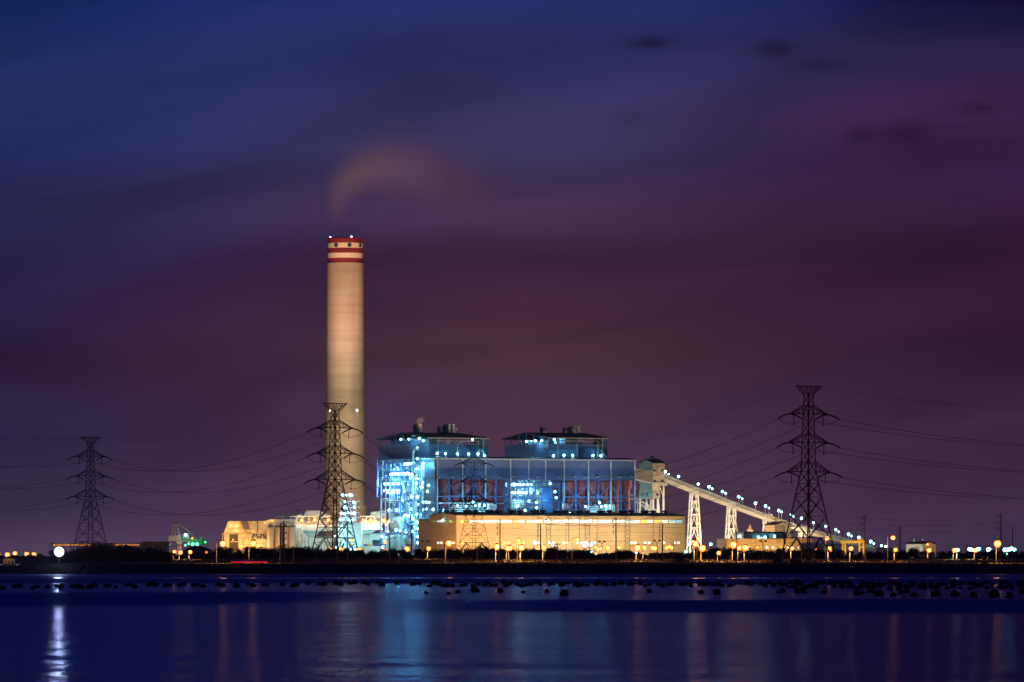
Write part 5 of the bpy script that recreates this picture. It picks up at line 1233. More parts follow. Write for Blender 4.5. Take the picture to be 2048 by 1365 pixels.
# ------------------------------------------------------------------ pylons and conductors
PROT = R(40)
def pylon(u, D, label, dirL, dirR):
    f = Frame(u, D)
    t = thing('lattice_pylon', label, 'pylon', f.loc(), PROT, 'steel lattice pylons of the power line')
    lv = [(0, 6.3), (7.6, 5.05), (14.4, 3.95), (20.4, 2.95), (24.6, 2.28), (28.3, 1.72), (31.6, 1.62), (34.7, 1.53), (37.6, 1.44), (40.4, 1.36), (43.4, 1.27), (46.6, 1.18), (49.6, 1.08), (52.4, 1.0)]
    for sx in (-1, 1):
        for sy in (-1, 1):
            mb = MB()
            for (z0, w0), (z1, w1) in zip(lv[:-1], lv[1:]): mb.bar((sx * w0, sy * w0, z0), (sx * w1, sy * w1, z1), (.28 if z0 < 28 else .22) * {948: .5, 181: .8}.get(u, 1.0))
            mb.build('leg', M_['steel_dark'], t)
    mb = MB()
    TK = {948: .42, 181: .75}.get(u, 1.0)
    def face(z0, w0, z1, w1, th, sub):
        th *= TK
        c0 = [(-w0, -w0), (w0, -w0), (w0, w0), (-w0, w0)]; c1 = [(-w1, -w1), (w1, -w1), (w1, w1), (-w1, w1)]
        for i in range(4):
            a0, b0 = c0[i], c0[(i + 1) % 4]; a1, b1 = c1[i], c1[(i + 1) % 4]
            A0, B0, A1, B1 = Vector((*a0, z0)), Vector((*b0, z0)), Vector((*a1, z1)), Vector((*b1, z1))
            mb.bar(A0, B1, th); mb.bar(B0, A1, th)
            mb.bar(A1, B1, th * .85)
            if sub:
                k = w0 / (w0 + w1); C = A0.lerp(B1, k)
                for P0, P1 in ((A0, A1), (B0, B1)):
                    m1 = P0.lerp(C, .5); m2 = C.lerp(P1, .5)
                    mb.bar(m1, P0.lerp(P1, .25), .11); mb.bar(m2, P0.lerp(P1, .75), .11); mb.bar(C, P0.lerp(P1, .5), .11)
    # lowest panel: K-bracing to a mid node
    w0, w1, z1 = lv[0][1], lv[1][1], lv[1][0]
    c0 = [(-w0, -w0), (w0, -w0), (w0, w0), (-w0, w0)]; c1 = [(-w1, -w1), (w1, -w1), (w1, w1), (-w1, w1)]
    for i in range(4):
        A0, B0 = Vector((*c0[i], 0)), Vector((*c0[(i + 1) % 4], 0)); A1, B1 = Vector((*c1[i], z1)), Vector((*c1[(i + 1) % 4], z1)); m = (A1 + B1) / 2
        mb.bar(A0, m, .24); mb.bar(B0, m, .24); mb.bar(A1, B1, .24)
        for P0, P1 in ((A0, A1), (B0, B1)):
            for k in (.3, .55, .78): mb.bar(P0.lerp(P1, k), P0.lerp(m, k), .12); mb.bar(P0.lerp(P1, k), P0.lerp(m, k - .2), .12)
    for i in range(1, len(lv) - 1): face(lv[i][0], lv[i][1], lv[i + 1][0], lv[i + 1][1], .18 if i < 5 else .14, i < 4)
    mb.build('bracing', M_['steel_dark'], t)
    # crown for the two earth wires
    mb = MB(); zc, zt = 52.4, 55.3; w = 1.0
    for sx in (-1, 1):
        for sy in (-1, 1):
            mb.bar((sx * w, sy * w, zc), (sx * 5.3, sy * .3, zt), .2); mb.bar((0, sy * w * .8, zt), (sx * 5.3, sy * .3, zt), .24); mb.bar((sx * w, sy * w, zc), (0, sy * .8, zt), .16)
            mb.bar((sx * 2.6, sy * .65, zt), (sx * w, sy * w, zc), .14); mb.bar((sx * 2.6, sy * .7, zt), (sx * 3.1, sy * .65, 53.9), .14)
        mb.bar((sx * 2.6, -.6, zt), (sx * 2.6, .6, zt), .14)
    mb.build('crown', M_['steel_dark'], t)
    # cross arms
    atts = {}
    SC = .958 if u == 670 else 1.0; t.scale = (SC, SC, SC)
    Rm = Matrix.Rotation(PROT, 3, 'Z'); Ri = Rm.inverted()
    for lvl, (za, zu, ln) in enumerate(((46.6, 49.4, 8.0), (37.6, 40.4, 8.5), (28.3, 31.6, 9.3))):
        wb = {46.6: 1.18, 37.6: 1.44, 28.3: 1.72}[za]; wu = wb * .92
        for sx in (-1, 1):
            mb = MB(); tip = Vector((sx * ln, 0, za))
            for sy in (-1, 1):
                mb.bar((sx * wb, sy * wb, za), tip, .28); mb.bar((sx * wu, sy * wu, zu), tip, .2)
                for k in (.3, .55, .78):
                    lo = Vector((sx * wb, sy * wb, za)).lerp(tip, k); up = Vector((sx * wu, sy * wu, zu)).lerp(tip, k); up2 = Vector((sx * wu, sy * wu, zu)).lerp(tip, k - .22)
                    mb.bar(lo, up, .1); mb.bar(lo, up2, .1)
            for k in (.3, .55, .78):
                lo = Vector((sx * wb, -wb, za)).lerp(tip, k); l2 = Vector((sx * wb, wb, za)).lerp(tip, k); mb.bar(lo, l2, .1)
            mb.build('cross_arm', M_['steel_dark'], t)
            ends = []
            for d in (dirL, dirR):
                dl = Ri @ Vector((d[0] + (1.15 if d[0] > 0 else -1.15), d[1], 0)); dl.normalize()
                a = tip + Vector((0, 0, -.1)); ln_s = 4.6
                b = a + dl * ln_s + Vector((0, 0, -1.55)); m = a.lerp(b, .5) + Vector((0, 0, .28))
                MB().tube([a, a.lerp(m, .12), m, b.lerp(m, .1), b], [.1, .24, .24, .24, .1], 8).build('insulator_string', M_['rubber'], t, True)
                ends.append(b)
            hang = tip.lerp(Vector((0, 0, za)), .22); hb = hang + Vector((0, 0, -4.0))
            MB().tube([hang, hang + Vector((0, 0, -.6)), hb + Vector((0, 0, .3)), hb], [.06, .13, .13, .06], 6).build('jumper_insulator', M_['rubber'], t)
            e0, e1 = ends; pts = []
            for k in range(9):
                q = k / 8; p = (e0 * (1 - q) ** 2 + Vector((hb.x, hb.y, hb.z - 1.0)) * 2 * q * (1 - q) + e1 * q * q); pts.append(p)
            MB().tube(pts, .07, 5).build('jumper_loop', M_['rubber'], t)
            for nm, e in zip(('L', 'R'), ends):
                w_ = Rm @ e * SC; atts[(lvl, sx, nm)] = Vector((f.O.x + w_.x, f.O.y + w_.y, f.z0 + w_.z))
    for sx in (-1, 1):
        w_ = Rm @ Vector((sx * 5.3, 0, 55.3)) * SC; atts[('e', sx)] = Vector((f.O.x + w_.x, f.O.y + w_.y, f.z0 + w_.z))
    for sx in (-1, 1):
        for sy in (-1, 1): MB().box(sx * 6.3 - .6, sx * 6.3 + .6, sy * 6.3 - .6, sy * 6.3 + .6, -.2, .5).build('footing', M_['pole_concrete'], t)
    return atts
PY = [(181, 2600, 'faint lattice pylon on the left, behind the dark wooded mound'), (670, 1935, 'black lattice pylon standing before the striped chimney'),
      (948, 2790, 'lattice pylon half lost against the gable of the long hall'), (1617, 1790, 'tall black lattice pylon on the right, before the conveyor')]
pos = [Vector((wx(u, D), D)) for u, D, l in PY]
ends = [Vector((wx(-420, 2060), 2060))] + pos + [Vector((wx(2480, 2150), 2150))]
ATT = []
for i, (u, D, l) in enumerate(PY):
    dl = (ends[i] - pos[i]).normalized(); dr = (ends[i + 2] - pos[i]).normalized()
    ATT.append(pylon(u, D, l, dl, dr))
def ghost(i, src):
    off = ends[i]; base = pos[src]; return {k: Vector((v.x + off.x - base.x, v.y + off.y - base.y, v.z)) for k, v in ATT[src].items()}
chain = [ghost(0, 0)] + ATT + [ghost(5, 3)]
spans = ['left of the leftmost pylon', 'between the left pylon and the chimney pylon', 'between the chimney pylon and the hall pylon', 'between the hall pylon and the right pylon', 'right of the rightmost pylon']
wire_m = mat("aluminium_conductor", (.03, .025, .03), .7, .0, .2, .1)
def wire(a, b, sag, r, label, cat, group, name='power_line'):
    pts = []
    for k in range(25):
        q = k / 24; p = a.lerp(b, q); p = Vector((p.x, p.y, p.z - 4 * sag * q * (1 - q))); pts.append(p)
    o = MB().tube(pts, r, 5).build(name, wire_m); tag(o, label, cat, group); return o
for s in range(5):
    A, B = chain[s], chain[s + 1]
    for lvl, ln in enumerate(('top', 'middle', 'bottom')):
        for sx in (-1, 1):
            a, b = A[(lvl, sx, 'R')], B[(lvl, sx, 'L')]; d = (b - a).length
            wire(a, b, d * .013, .065, f"{('left' if sx < 0 else 'right')}-arm {ln} conductor {spans[s]}", 'power line', 'conductors strung between the pylons')
    for sx in (-1, 1):
        a, b = A[('e', sx)], B[('e', sx)]; wire(a, b, (b - a).length * .009, .03, f"thin {'left' if sx < 0 else 'right'} earth wire at the top {spans[s]}", 'power line', 'earth wires strung between the pylons')

# ------------------------------------------------------------------ lattice gantry before the hall
def switch_gantry():
    D = 3180; f = Frame(1176, D)
    t = thing('switchyard_gantry', 'slim lattice gantry on three lattice masts before the long hall', 'gantry', f.loc())
    for u in (1097, 1175, 1255):
        mb = MB(); w = 1.35; x = f.x(u); z = f.z(1031)
        for sx in (-1, 1):
            for y in (-w, w): mb.bar((x + sx * w, y, 0), (x + sx * w, y, z), .22)
        n = 10
        for k in range(n):
            a, b = z * k / n, z * (k + 1) / n
            for y in (-w, w): mb.bar((x - w, y, a), (x + w, y, b), .13); mb.bar((x + w, y, a), (x - w, y, b), .13)
            for sx in (-1, 1): mb.bar((x + sx * w, -w, a), (x + sx * w, w, b), .13)
        mb.build('lattice_mast', M_['bronze'], t)
    mb = MB(); xa, xb = f.x(1095), f.x(1258); z0, z1 = f.z(1037), f.z(1032.5)
    for z in (z0, z1):
        for y in (-.8, .8): mb.bar((xa, y, z), (xb, y, z), .2)
    n = 26
    for k in range(n):
        a, b = xa + (xb - xa) * k / n, xa + (xb - xa) * (k + 1) / n
        for y in (-.8, .8): mb.bar((a, y, z0 if k % 2 else z1), (b, y, z1 if k % 2 else z0), .13)
    mb.build('lattice_beam', M_['bronze'], t)
M_['bronze'] = mat("rusty_lattice_steel", (.12, .085, .05), .7, .0, .3, .4)
switch_gantry()

# ------------------------------------------------------------------ poles and street lamps
def utility_poles():
    data = [(1000, 1038, 1126, 1), (1081, 1048, 1118, 1), (1232, 1035, 1124.5, 1), (1325, 1048, 1118.5, 1), (1473, 1033, 1125, 0), (1730, 1030, 1124, 1), (1800, 1052, 1117, 1), (2002, 1027, 1124, 1), (2025, 1053, 1116.5, 0),
            (779, 1046, 1120, 2), (823, 1048, 1118, 2), (695, 1047, 1120, 2), (548, 1075, 1125, 0), (1568, 1050, 1118, 1), (1603, 1086, 1124, 0), (889, 1088, 1126, 0), (954, 1094, 1121, 0), (632, 1101, 1121, 0), (1347, 1083, 1125, 3), (1115, 1086, 1125, 3), (1526, 1083, 1119, 4), (1204, 1084, 1120, 4), (1314, 1082, 1120, 4), (1688, 1094, 1121, 0), (1848, 1097, 1119, 0), (1866, 1081, 1124.5, 0), (1914, 1098, 1119, 0), (587, 1095, 1126.5, 0), (1386, 1101, 1125, 0), (673, 1050, 1126, 3)]
    kinds = {0: 'plain slim concrete pole', 1: 'concrete power pole with three brackets', 2: 'power pole with cross brackets', 3: 'concrete pole with a short cross bar', 4: 'pole with two unlit lamp heads'}
    labs = ordinal_labels([(u, kinds[k]) for u, a, b, k in data])
    tops = {}
    for (u, v0, v1, k), lab in zip(data, labs):
        D = 1705.
        while D < 2900 and VH + (H - gz(D)) * F / D > v1: D += 3
        f = Frame(u, D); z = f.z(v0)
        t = thing('utility_pole', lab, 'pole', f.loc(), 0, 'poles along the shore road')
        w = .17 if k in (1, 2) else .12
        MB().tube([(0, 0, 0), (0, 0, z)], [w * 1.35 * D / 1800, w * .9 * D / 1800], 8).build('shaft', M_['pole_concrete'], t, True)
        if k == 1:
            for q, h in enumerate((.03, .16, .29)):
                zz = z * (1 - h); l = 5.5 * D / F
                MB().tube([(0, 0, zz), (-l, 0, zz), (-l, 0, zz - .25)], .06, 6).build('bracket', M_['steel_dark'], t)
                MB().lathe(-l, 0, [(.05, zz - 1.2), (.13, zz - 1.1), (.13, zz - .3), (.05, zz - .25)], 8).build('insulator', M_['rubber'], t, True)
            tops[u] = f.world((-5.5 * D / F, 0, z * .9))
        if k == 2:
            for h in (.02, .22, .42):
                MB().box(-.1, 2.0, -.07, .07, z * (1 - h) - .08, z * (1 - h) + .08).build('bracket', M_['steel_dark'], t)
                MB().lathe(1.8, 0, [(.1, z * (1 - h) + .09), (.14, z * (1 - h) + .5)], 8).build('insulator', M_['rubber'], t)
        if k == 3: MB().box(-1.0, 1.0, -.07, .07, z - .6, z - .45).build('cross_bar', M_['steel_dark'], t)
        if k == 4:
            for sx in (-1, 1):
                MB().tube([(0, 0, z - .8), (sx * .5, 0, z - .2)], .06, 6).build('arm', M_['steel_dark'], t)
                MB().box(sx * .4 if sx > 0 else -1.25, 1.25 if sx > 0 else -.4, -.3, .3, z - .2, z + .35).build('lamp_head', M_['steel_dark'], t)
    names = ['one', 'two', 'three', 'four']
    fr = [1000, 1232, 1730, 2002]
    for i, (a, b) in enumerate(zip(fr[:-1], fr[1:])):
        for k, nm in enumerate(('upper', 'middle', 'lower')):
            d = Vector((0, 0, -1.8 * k + .6)); wire(tops[a] + d, tops[b] + d, 1.1, .03, f"thin {nm} street cable strung {('before the right half of the hall', 'from the hall past the right pylon', 'from the crane to the far right')[i]}", 'cable', 'street cables between the power poles', 'street_cable')
utility_poles()

def twin_pole():
    f = Frame(565, 1730)
    t = thing('transformer_pole', 'twin concrete pole with stacked brackets before the concrete silos', 'pole', f.loc())
    for u, v in ((561.5, 1047), (567.5, 1043)):
        MB().tube([(f.x(u), 0, 0), (f.x(u), 0, f.z(v))], [.36, .26], 10).build('shaft', M_['pole_concrete'], t, True)
    for v in (1054, 1067.5, 1079, 1092):
        z = f.z(v); MB().box(f.x(559.5), f.x(573.5), -.42, -.32, z - .1, z + .1).build('bracket', M_['steel_dark'], t)
        for u in (571, 573): MB().lathe(f.x(u), -.37, [(.1, z + .1), (.15, z + .5)], 8).build('insulator', M_['rubber'], t)
    for u in (563.2, 565.2): MB().tube([(f.x(u), -.3, 1), (f.x(u), -.3, f.z(1052))], .07, 6).build('cable_riser', M_['rubber'], t)
twin_pole()

LAMPS = []   # u, v, D, kind, size, light power
def street_lamps():
    S, Dm, C, Rd = 'sodium', 'sodium_dim', 'cyan', 'red'
    near = [(446, 1088, 1735, S, 1.15, 330, 433), (506.5, 1087.5, 1735, S, 1.2, 330, 498), (898, 1087, 1760, S, 1.15, 330, 891), (994, 1094, 1990, S, 1.2, 420, None), (1015.5, 1097, 2060, S, 1.0, 260, None), (1020, 1096.5, 2080, S, 1.0, 200, None),
            (1043, 1096, 2000, S, 1.1, 420, None), (1037.5, 1081.5, 2060, S, .8, 160, None), (1088, 1095.5, 2010, S, .9, 300, None), (1155, 1080, 1760, S, .8, 260, 1144), (1275, 1096.5, 2010, S, 1.25, 420, None), (1288.5, 1096, 2100, S, 1.0, 200, None),
            (1391, 1087.5, 2050, S, 1.1, 380, None), (1396.5, 1078, 2100, S, .75, 160, None), (1404.5, 1097, 2010, S, 1.3, 420, None), (1437.5, 1106.5, 2000, S, .75, 200, None), (1467, 1090, 1980, S, 1.35, 480, None), (1478, 1096.5, 2050, S, .9, 200, None), (1491, 1096, 2000, S, 1.15, 400, None),
            (1584, 1097, 2060, S, .75, 200, None), (1631, 1098.5, 2060, Dm, .5, 90, None), (1654, 1077, 2100, Rd, .8, 120, None), (1658.5, 1097.5, 2000, S, .85, 240, None), (1662, 1102, 2020, Dm, .45, 60, None), (1702, 1097.5, 2000, S, .85, 260, None),
            (1786, 1076, 1790, Rd, .85, 300, 1775), (1791, 1100, 2040, S, .8, 200, None), (1995, 1088, 1740, S, 1.35, 430, None), (1909, 1101, 2100, S, .9, 200, None), (1916, 1100.5, 2100, C, .7, 160, None), (1858, 1101, 2150, S, .9, 200, None), (1951, 1101, 2100, S, .85, 200, None),
            (1940, 1099, 2300, C, .9, 200, None), (1945, 1100, 2320, C, .7, 150, None), (1957.5, 1099, 2300, C, .9, 200, None), (1978, 1100, 2300, C, 1.0, 220, None), (2010.5, 1100, 2300, C, .9, 200, None), (2016.5, 1099.5, 2300, C, .8, 200, None), (2023, 1099, 2280, C, 1.1, 220, None), (2029, 1100, 2300, C, .8, 200, None),
            (857.5, 1097.5, 2120, S, .85, 260, None), (349, 1104, 2100, S, .7, 120, None), (361, 1105.5, 2080, S, .8, 130, None), (380.5, 1104.5, 2090, S, .75, 120, None), (413, 1105, 2150, Dm, .5, 60, None),
            (-4, 1109, 2300, S, .8, 120, None), (15, 1110, 2250, S, .95, 160, None), (30, 1107, 2300, S, .8, 130, None), (53.5, 1108.5, 2300, S, .85, 130, None), (68, 1109.5, 2250, S, .9, 130, None), (683, 1099.5, 2300, S, .9, 220, None), (720, 1100, 2320, S, .85, 220, None), (664, 1097.5, 2350, S, .6, 120, None), (703, 1081.5, 2500, S, .7, 120, None), (814, 1099, 2300, S, 1.1, 260, None), (771, 1100, 2320, Dm, .6, 80, None),
            (1855, 1089.5, 2980, S, .8, 300, None)]
    far = [(1170.5, 1089, 3050, 'white', 2.0, 1800), (1192, 1095.5, 3180, S, 1.3, 1100), (1196, 1099, 3170, S, 1.1, 700), (1202, 1098, 3160, S, 1.3, 1100), (1215.5, 1096, 3180, S, 1.7, 1500), (1238.5, 1096, 3190, S, 1.4, 1200), (1192.5, 1107.5, 3100, Dm, 1.0, 500),
           (1305, 1096.5, 3200, S, 1.7, 1500), (1310.5, 1097, 3200, S, 1.5, 900), (1333.5, 1096, 3200, S, 1.4, 1100), (1339, 1093.5, 3220, S, 1.1, 600), (1343.5, 1096, 3210, S, 1.3, 800), (1379.5, 1089, 3150, C, 1.2, 700), (1422, 1089, 3150, C, 1.1, 600), (1372.5, 1103.5, 3100, C, 1.1, 600), (1182.5, 1104, 3100, C, .9, 500), (1273, 1106.5, 3150, C, .9, 500), (1106.5, 1096.5, 3180, S, .8, 500), (1183, 1090, 3120, C, .9, 500), (1105, 1090.5, 3200, C, .8, 500), (1070, 1085.5, 3230, 'white', 1.1, 700)]
    allm = [(u, v, D, k, s, P, up) for u, v, D, k, s, P, up in near] + [(u, v, D, k, s, P, None) for u, v, D, k, s, P in far]
    ph = {'sodium': 'orange street lamp', 'sodium_dim': 'dim orange lamp', 'cyan': 'cyan-white lamp', 'red': 'reddish lamp on a tall pole', 'white': 'bright white flood lamp'}
    def phrase(k, s, u, v):
        b = ph[k]
        if k == 'sodium': b = ('big ' if s >= 1.15 else 'small ' if s < .86 else '') + b
        return b
    labs = ordinal_labels([(u, phrase(k, s, u, v)) for u, v, D, k, s, P, up in allm])
    for (u, v, D, k, s, P, up), lab in zip(allm, labs):
        if 1950 < D <= 2160: D = 1790 + (D - 1980) * .8
        f = Frame(u if up is None else up, D)
        t = thing('street_lamp', lab, 'street lamp', f.loc(), 0, 'lamps along the shore and the plant road')
        z = f.z(v); xo = f.x(u) if up is not None else 0.0
        px = 0. if up is not None else -min(1.2, .4 * D / 1700)
        MB().tube([(px, 0, 0), (px, 0, z * .82), (px, 0, z + .35)], [.11 * D / 1900, .085 * D / 1900, .07], 8).build('pole', M_['pole_concrete'], t, True)
        MB().tube([(px, 0, z + .3), (px * .5 + xo * .5, 0, z + .75), (xo, 0, z + .7)], .06, 6).build('arm', M_['steel_dark'], t)
        r = .82 * s * (D / 1900 if D < 2600 else .9)
        MB().lathe(xo, 0, [(r * .75, z + r * .8), (r * .6, z + r * 1.1), (.08, z + r * 1.3)], 10).build('lamp_head', M_['steel_dark'], t, True)
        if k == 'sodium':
            b_ = MB().ball((xo, 0, z), r * 1.18, 12, 8).build('lamp', E_['amber_halo'], t, True)  # amber outer ball imitates the halo around the lamp's core
            MB().ball((xo, -r * .72, z), r * .8, 12, 8).build('lens', E_['amber_core'], b_, True)
        elif k == 'cyan': lamp_ball(t, (xo, 0, z), r, E_[k], 'lamp', 12)
        else: MB().ball((xo, 0, z), r, 12, 8).build('lamp', E_[k], t, True)
        c = {'sodium': SODIUM, 'sodium_dim': SODIUM, 'cyan': CYAN, 'red': (1, .3, .08), 'white': WHITE}[k]
        if P >= 120:
            lamp_light((xo, -r * 1.6, z + .1), P * (6.0 if s >= 1.1 else 3.0) if D < 2500 else P, (1.0, .36, .12) if k == 'sodium' and D < 2500 else c, t, r)
            if D < 2500: lamp_light((xo, -r * 1.5, z - r), P * (13 if D > 1760 else 5), c, t, r, R(158), (xo, -r * 1.5 - .6, 0), .6)
street_lamps()

# road signs and small markers on the verge
def markers():
    for u, v, D, lab in ((1323, 1122, 1740, 'small cream sign panel on two posts before the hall'), (424, 1126, 1720, 'small yellow marker board at the left end of the sea wall')):
        f = Frame(u, D)
        t = thing('sign_board', lab, 'sign', f.loc()); z1 = f.z(v - 4); 
        for x in (-.25, .25): MB().box(x - .05, x + .05, -.05, .05, 0, z1).build('post', M_['pole_concrete'], t)
        MB().box(-.34, .34, -.1, -.052, z1 * .45, z1 + .03).build('panel', M_['beige'], t)
    # made-up low trailer in place of a passing vehicle's light trail
    f = Frame(462, 1713)
    t = thing('light_trail_trailer', 'made-up low trailer standing in for the blue and red light trail of a vehicle', 'trailer', f.loc())
    x1 = f.x(536); zb = .42
    MB().box(0, x1, -1.2, 1.2, zb, zb + .24).build('chassis', M_['signal_red'], t)
    MB().box(.1, x1 - .1, -1.25, -1.201, zb + .03, zb + .2).build('red_trail_strip', E_['red_trail'], t)
    MB().box(0, x1 - 1.5, -1.15, 1.15, zb + .28, zb + .72).build('blue_trail_board', mat("blue_trail_paint", (.06, .07, .7), .4, .0, .1, .5), t)
    MB().box(x1 - 1.4, x1, -1.1, 1.1, zb + .26, zb + .8).build('headboard', M_['grey_sheet'], t)
    for x in (1.5, 2.7, x1 - 3.2, x1 - 2.0):
        for y in (-.95, .95): MB().tube([(x, y - .14, .42), (x, y + .14, .42)], .42, 16).build('wheel', M_['rubber'], t)
    lamp_light((x1 * .4, -3.2, 1.4), 14, (.45, .4, 1.0), t, .2)
markers()

# ------------------------------------------------------------------ shrubs and trees
def crown_mesh(seed, w, h, n, m):
    r = random.Random(seed); mb = MB()
    lobes = []
    for k in range(9):
        a = r.uniform(0, 6.28); q = r.uniform(.1, .62); lobes.append((math.cos(a) * q * w / 2, math.sin(a) * q * w / 2, h * r.uniform(.3, .8), r.uniform(.2, .36) * w * .62, r.uniform(.16, .3) * h))
    for i in range(n):
        lx, ly, lz, lr, lh = r.choice(lobes)
        d = Vector((r.gauss(0, 1), r.gauss(0, 1), r.gauss(0, 1))).normalized() * (r.random() ** .35)
        p = Vector((lx + d.x * lr, ly + d.y * lr, max(.15, lz + d.z * lh * 1.5)))
        s = r.uniform(.14, .34); a = Vector((r.gauss(0, 1), r.gauss(0, 1), r.gauss(0, 1))).normalized(); b = a.cross(Vector((r.gauss(0, 1), r.gauss(0, 1), r.gauss(0, 1)))).normalized()
        mb.add([p - a * s, p - b * s * .6, p + a * s, p + b * s * .6], [(0, 1, 2, 3)])
    for i in range(int(n * .12)):      # skirt down to the ground
        a = r.uniform(0, 6.28); q = r.random() ** .5 * w * .42; p = Vector((math.cos(a) * q, math.sin(a) * q, r.uniform(.1, h * .35)))
        s = r.uniform(.25, .5); a = Vector((r.gauss(0, 1), r.gauss(0, 1), r.gauss(0, 1))).normalized(); b = a.cross(Vector((0, 0, 1.0001))).normalized()
        mb.add([p - a * s, p - b * s * .6, p + a * s, p + b * s * .6], [(0, 1, 2, 3)])
    return mb
def trees():
    protos = []
    for k in range(8):
        w, h = (8.5, 4.4) if k < 5 else (6.0, 5.2)
        t = thing('shrub', 'dark shrub', 'shrub', (0, 0, 0), 0, 'dark shrubs lining the far shore')
        tr = MB(); r = random.Random(k)
        tr.tube([(0, 0, -.1), (.15, .1, h * .3), (.1, .2, h * .6)], [.2, .14, .06], 6)
        for q in range(5):
            a = r.uniform(0, 6.28); tr.tube([(.1, .1, h * .25), (math.cos(a) * w * .18, math.sin(a) * w * .18, h * .45), (math.cos(a) * w * .3, math.sin(a) * w * .3, h * .66)], [.1, .07, .03], 5)
        tr.build('trunk', M_['bark'], t, True)
        crown_mesh(100 + k, w, h, 1700, None).build('crown', M_['leaf_a'] if k % 2 else M_['leaf_b'], t)
        protos.append(t)
    spots = []   # u, D, top v
    def hedge(u0, u1, D, vt, step, jv=3.):
        u = u0
        while u < u1:
            v = vt(u) if callable(vt) else vt
            spots.append((u + rnd.uniform(-4, 4), D + rnd.uniform(-25, 25), v + rnd.uniform(-jv, jv))); u += step * rnd.uniform(.8, 1.2)
    def mound(u): return 1092 + 16 * (abs(u - 235) / 105) ** 3
    hedge(128, 340, 1850, mound, 17, 1.5)
    hedge(60, 128, 1950, lambda u: 1112 - (u - 60) * .2, 20, 2)
    hedge(145, 330, 1770, lambda u: mound(u) + 12, 22, 2)
    hedge(2, 60, 1990, 1113, 26, 2)
    hedge(330, 600, 2040, lambda u: 1097 if u > 430 else 1108, 17, 2)
    hedge(436, 1640, 1975, lambda u: 1108, 21, 2.5)
    hedge(1640, 2050, 1975, lambda u: 1110, 24, 2)
    hedge(600, 850, 2040, lambda u: 1096 if u < 640 else 1101 if u < 760 else 1100, 17, 2.5)
    hedge(850, 1000, 2030, lambda u: 1100 if u < 940 else 1096, 16, 2.5)
    hedge(1000, 1190, 2040, lambda u: 1100 - 4 * math.exp(-((u - 1110) / 25) ** 2), 16, 2.5)
    hedge(1190, 1400, 2050, lambda u: 1107 - 5 * math.exp(-((u - 1245) / 12) ** 2), 17, 2.5)
    hedge(1400, 1640, 2045, lambda u: 1097 if u < 1450 else 1100, 17, 2.5)
    hedge(1640, 1810, 2045, 1102, 19, 2.5)
    hedge(1810, 2050, 2050, lambda u: 1097 if 1822 < u < 1846 else 1103, 19, 2.)
    spots.append((1362, 1765, 1117)); spots.append((1250, 1960, 1101)); spots.append((1556, 1750, 1121)); spots.append((1590, 1750, 1122))
    phr = []
    for u, D, v in spots:
        if D < 1900 and u < 360: ph = 'dark bushy tree on the wooded mound' if True else ''
        else: ph = 'dark leafy shrub'
        phr.append((u, ph))
    # two rows on the mound: tell front from back
    phr = [(u, ('front-row bush' if D < 1800 and u < 400 else 'back-row bush' if D < 1930 and u < 400 else ph)) for (u, ph), (uu, D, v) in zip(phr, spots)]
    labs = ordinal_labels(phr)
    for i, ((u, D, v), lab) in enumerate(zip(spots, labs)):
        f = Frame(u, D); h = max(1.2, f.z(v)); p = protos[i % 8]; ph = 4.4 if i % 8 < 5 else 5.2
        s = h / (ph * .98); sw = max(s, .55 + .45 * min(1, s)) * rnd.uniform(.85, 1.15)
        if i < 8:
            p.location = f.loc(); p.rotation_euler = (0, 0, rnd.uniform(0, 6.28)); p.scale = (sw, sw, s); p['label'] = lab
        else: dup(p, f.loc(), rnd.uniform(0, 6.28), lab, (sw, sw, s))
trees()

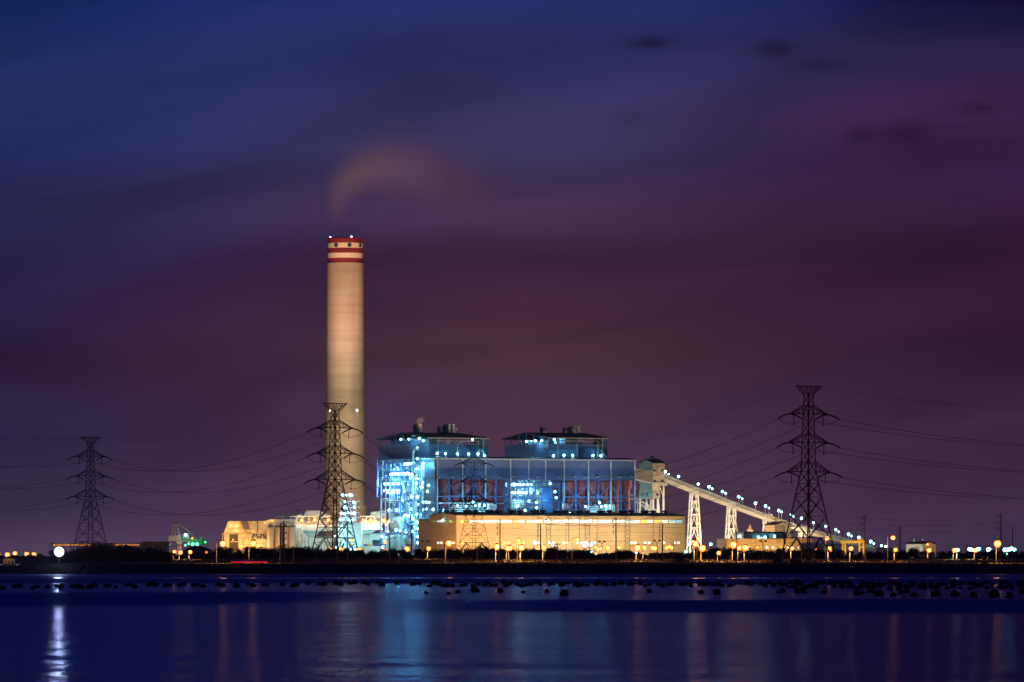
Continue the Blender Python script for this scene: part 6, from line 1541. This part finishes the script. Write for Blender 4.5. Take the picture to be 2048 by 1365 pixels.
# ------------------------------------------------------------------ floats on the water
def floats():
    protos = []
    for k in range(4):
        r = random.Random(40 + k); mb = MB()
        prof = [(.06, -.25), (.42, -.18), (.56, .05), (.52, .28), (.36, .48), (.18, .58), (.02, .61)]
        mb.lathe(0, 0, [(a * r.uniform(.9, 1.1), z) for a, z in prof], 12)
        t = mb.build('mussel_float', M_['rubber'], None, True); protos.append(t)
    used = [0]
    def put(u, v, s, label, group):
        D = F * H / (v - VH); i = used[0]; used[0] += 1; p = protos[i % 4]
        o = p if i < 4 else p.copy()
        if i >= 4: COL.objects.link(o)
        o.location = (wx(u, D), D, 0); o.rotation_euler = (rnd.uniform(-.2, .2), rnd.uniform(-.2, .2), rnd.uniform(0, 6.28))
        s *= rnd.uniform(.75, 1.1); o.scale = (s * rnd.uniform(.95, 1.35), s * rnd.uniform(.9, 1.2), s * rnd.uniform(1.0, 1.4)); tag(o, label, 'float', group)
    u = -2
    while u < 860:                      # left row: clumps with gaps
        v = 1177 - u * .0085
        n = rnd.choice((1, 2, 2, 3))
        for k in range(n): put(u + k * 8.5 + rnd.uniform(-1, 1), v + rnd.uniform(-3, 3), rnd.uniform(.75, 1.15), 'black float in the clumped row on the left half of the water', 'left row of floats')
        u += n * 8.5 + rnd.uniform(8, 22)
    u = 860
    while u < 2052:
        v = 1172 - (u - 860) * .0012
        n = rnd.choice((2, 3, 4))
        for k in range(n): put(u + k * 8 + rnd.uniform(-2, 2), v + rnd.uniform(-3.5, 3.5), rnd.uniform(.75, 1.15), 'black float in the crowded row on the right half of the water', 'right row of floats')
        u += n * 8 + rnd.uniform(2, 11)
    u = 1580
    while u < 2052:
        put(u, 1177 + rnd.uniform(-2, 3), rnd.uniform(.75, 1.1), 'black float in the crowded row on the right half of the water', 'right row of floats'); u += rnd.uniform(9, 22)
    loose = [(852, 1188.5, .75), (897, 1189, .75), (915.5, 1186.5, .85), (950, 1185, .95), (1000, 1185.5, .9), (1046, 1186.5, .8), (1094, 1185.5, .85), (1128, 1192, 1.05), (1299, 1185.5, .95), (1403, 1187, .7), (1434, 1189, 1.0), (1557, 1186.5, .85), (1566, 1185.5, .95), (1598, 1186, .95), (1609, 1187, .8), (1649, 1187, .95), (1714, 1190, 1.15), (1726, 1188, .7), (1741, 1186, 1.2), (1757, 1192, 1.1), (1787, 1193, .95), (1802, 1188, .8), (1813, 1186.5, 1.0), (1828, 1193, 1.0), (1872, 1192.5, 1.2), (1910, 1193.5, 1.1), (1947, 1194.5, 1.0), (1988, 1194.5, 1.15), (2019, 1196, 1.0), (2044, 1187, 1.1)]
    labs = ordinal_labels([(u, 'loose black float in open water, directly in line with things' if False else 'loose black float on the water') for u, v, s in loose])
    labs = [l.replace('before the', 'below the').replace('by the', 'below the') for l in labs]
    for (u, v, s), l in zip(loose, labs): put(u, v, s, l, 'loose floats in front of the row')
floats()

# ------------------------------------------------------------------ evening haze
def haze():
    m = bpy.data.materials.new("haze_air"); m.use_nodes = True; nt = m.node_tree; N = nt.nodes; N.clear()
    out = N.new("ShaderNodeOutputMaterial"); pv = N.new("ShaderNodeVolumePrincipled"); nt.links.new(pv.outputs[0], out.inputs["Volume"])
    pv.inputs["Color"].default_value = (.9, .9, .95, 1); pv.inputs["Density"].default_value = .00004; pv.inputs["Anisotropy"].default_value = .6
    struct('haze', MB().box(-9000, 9000, -600, 4300, -3, 330), m, 'stuff')
haze()
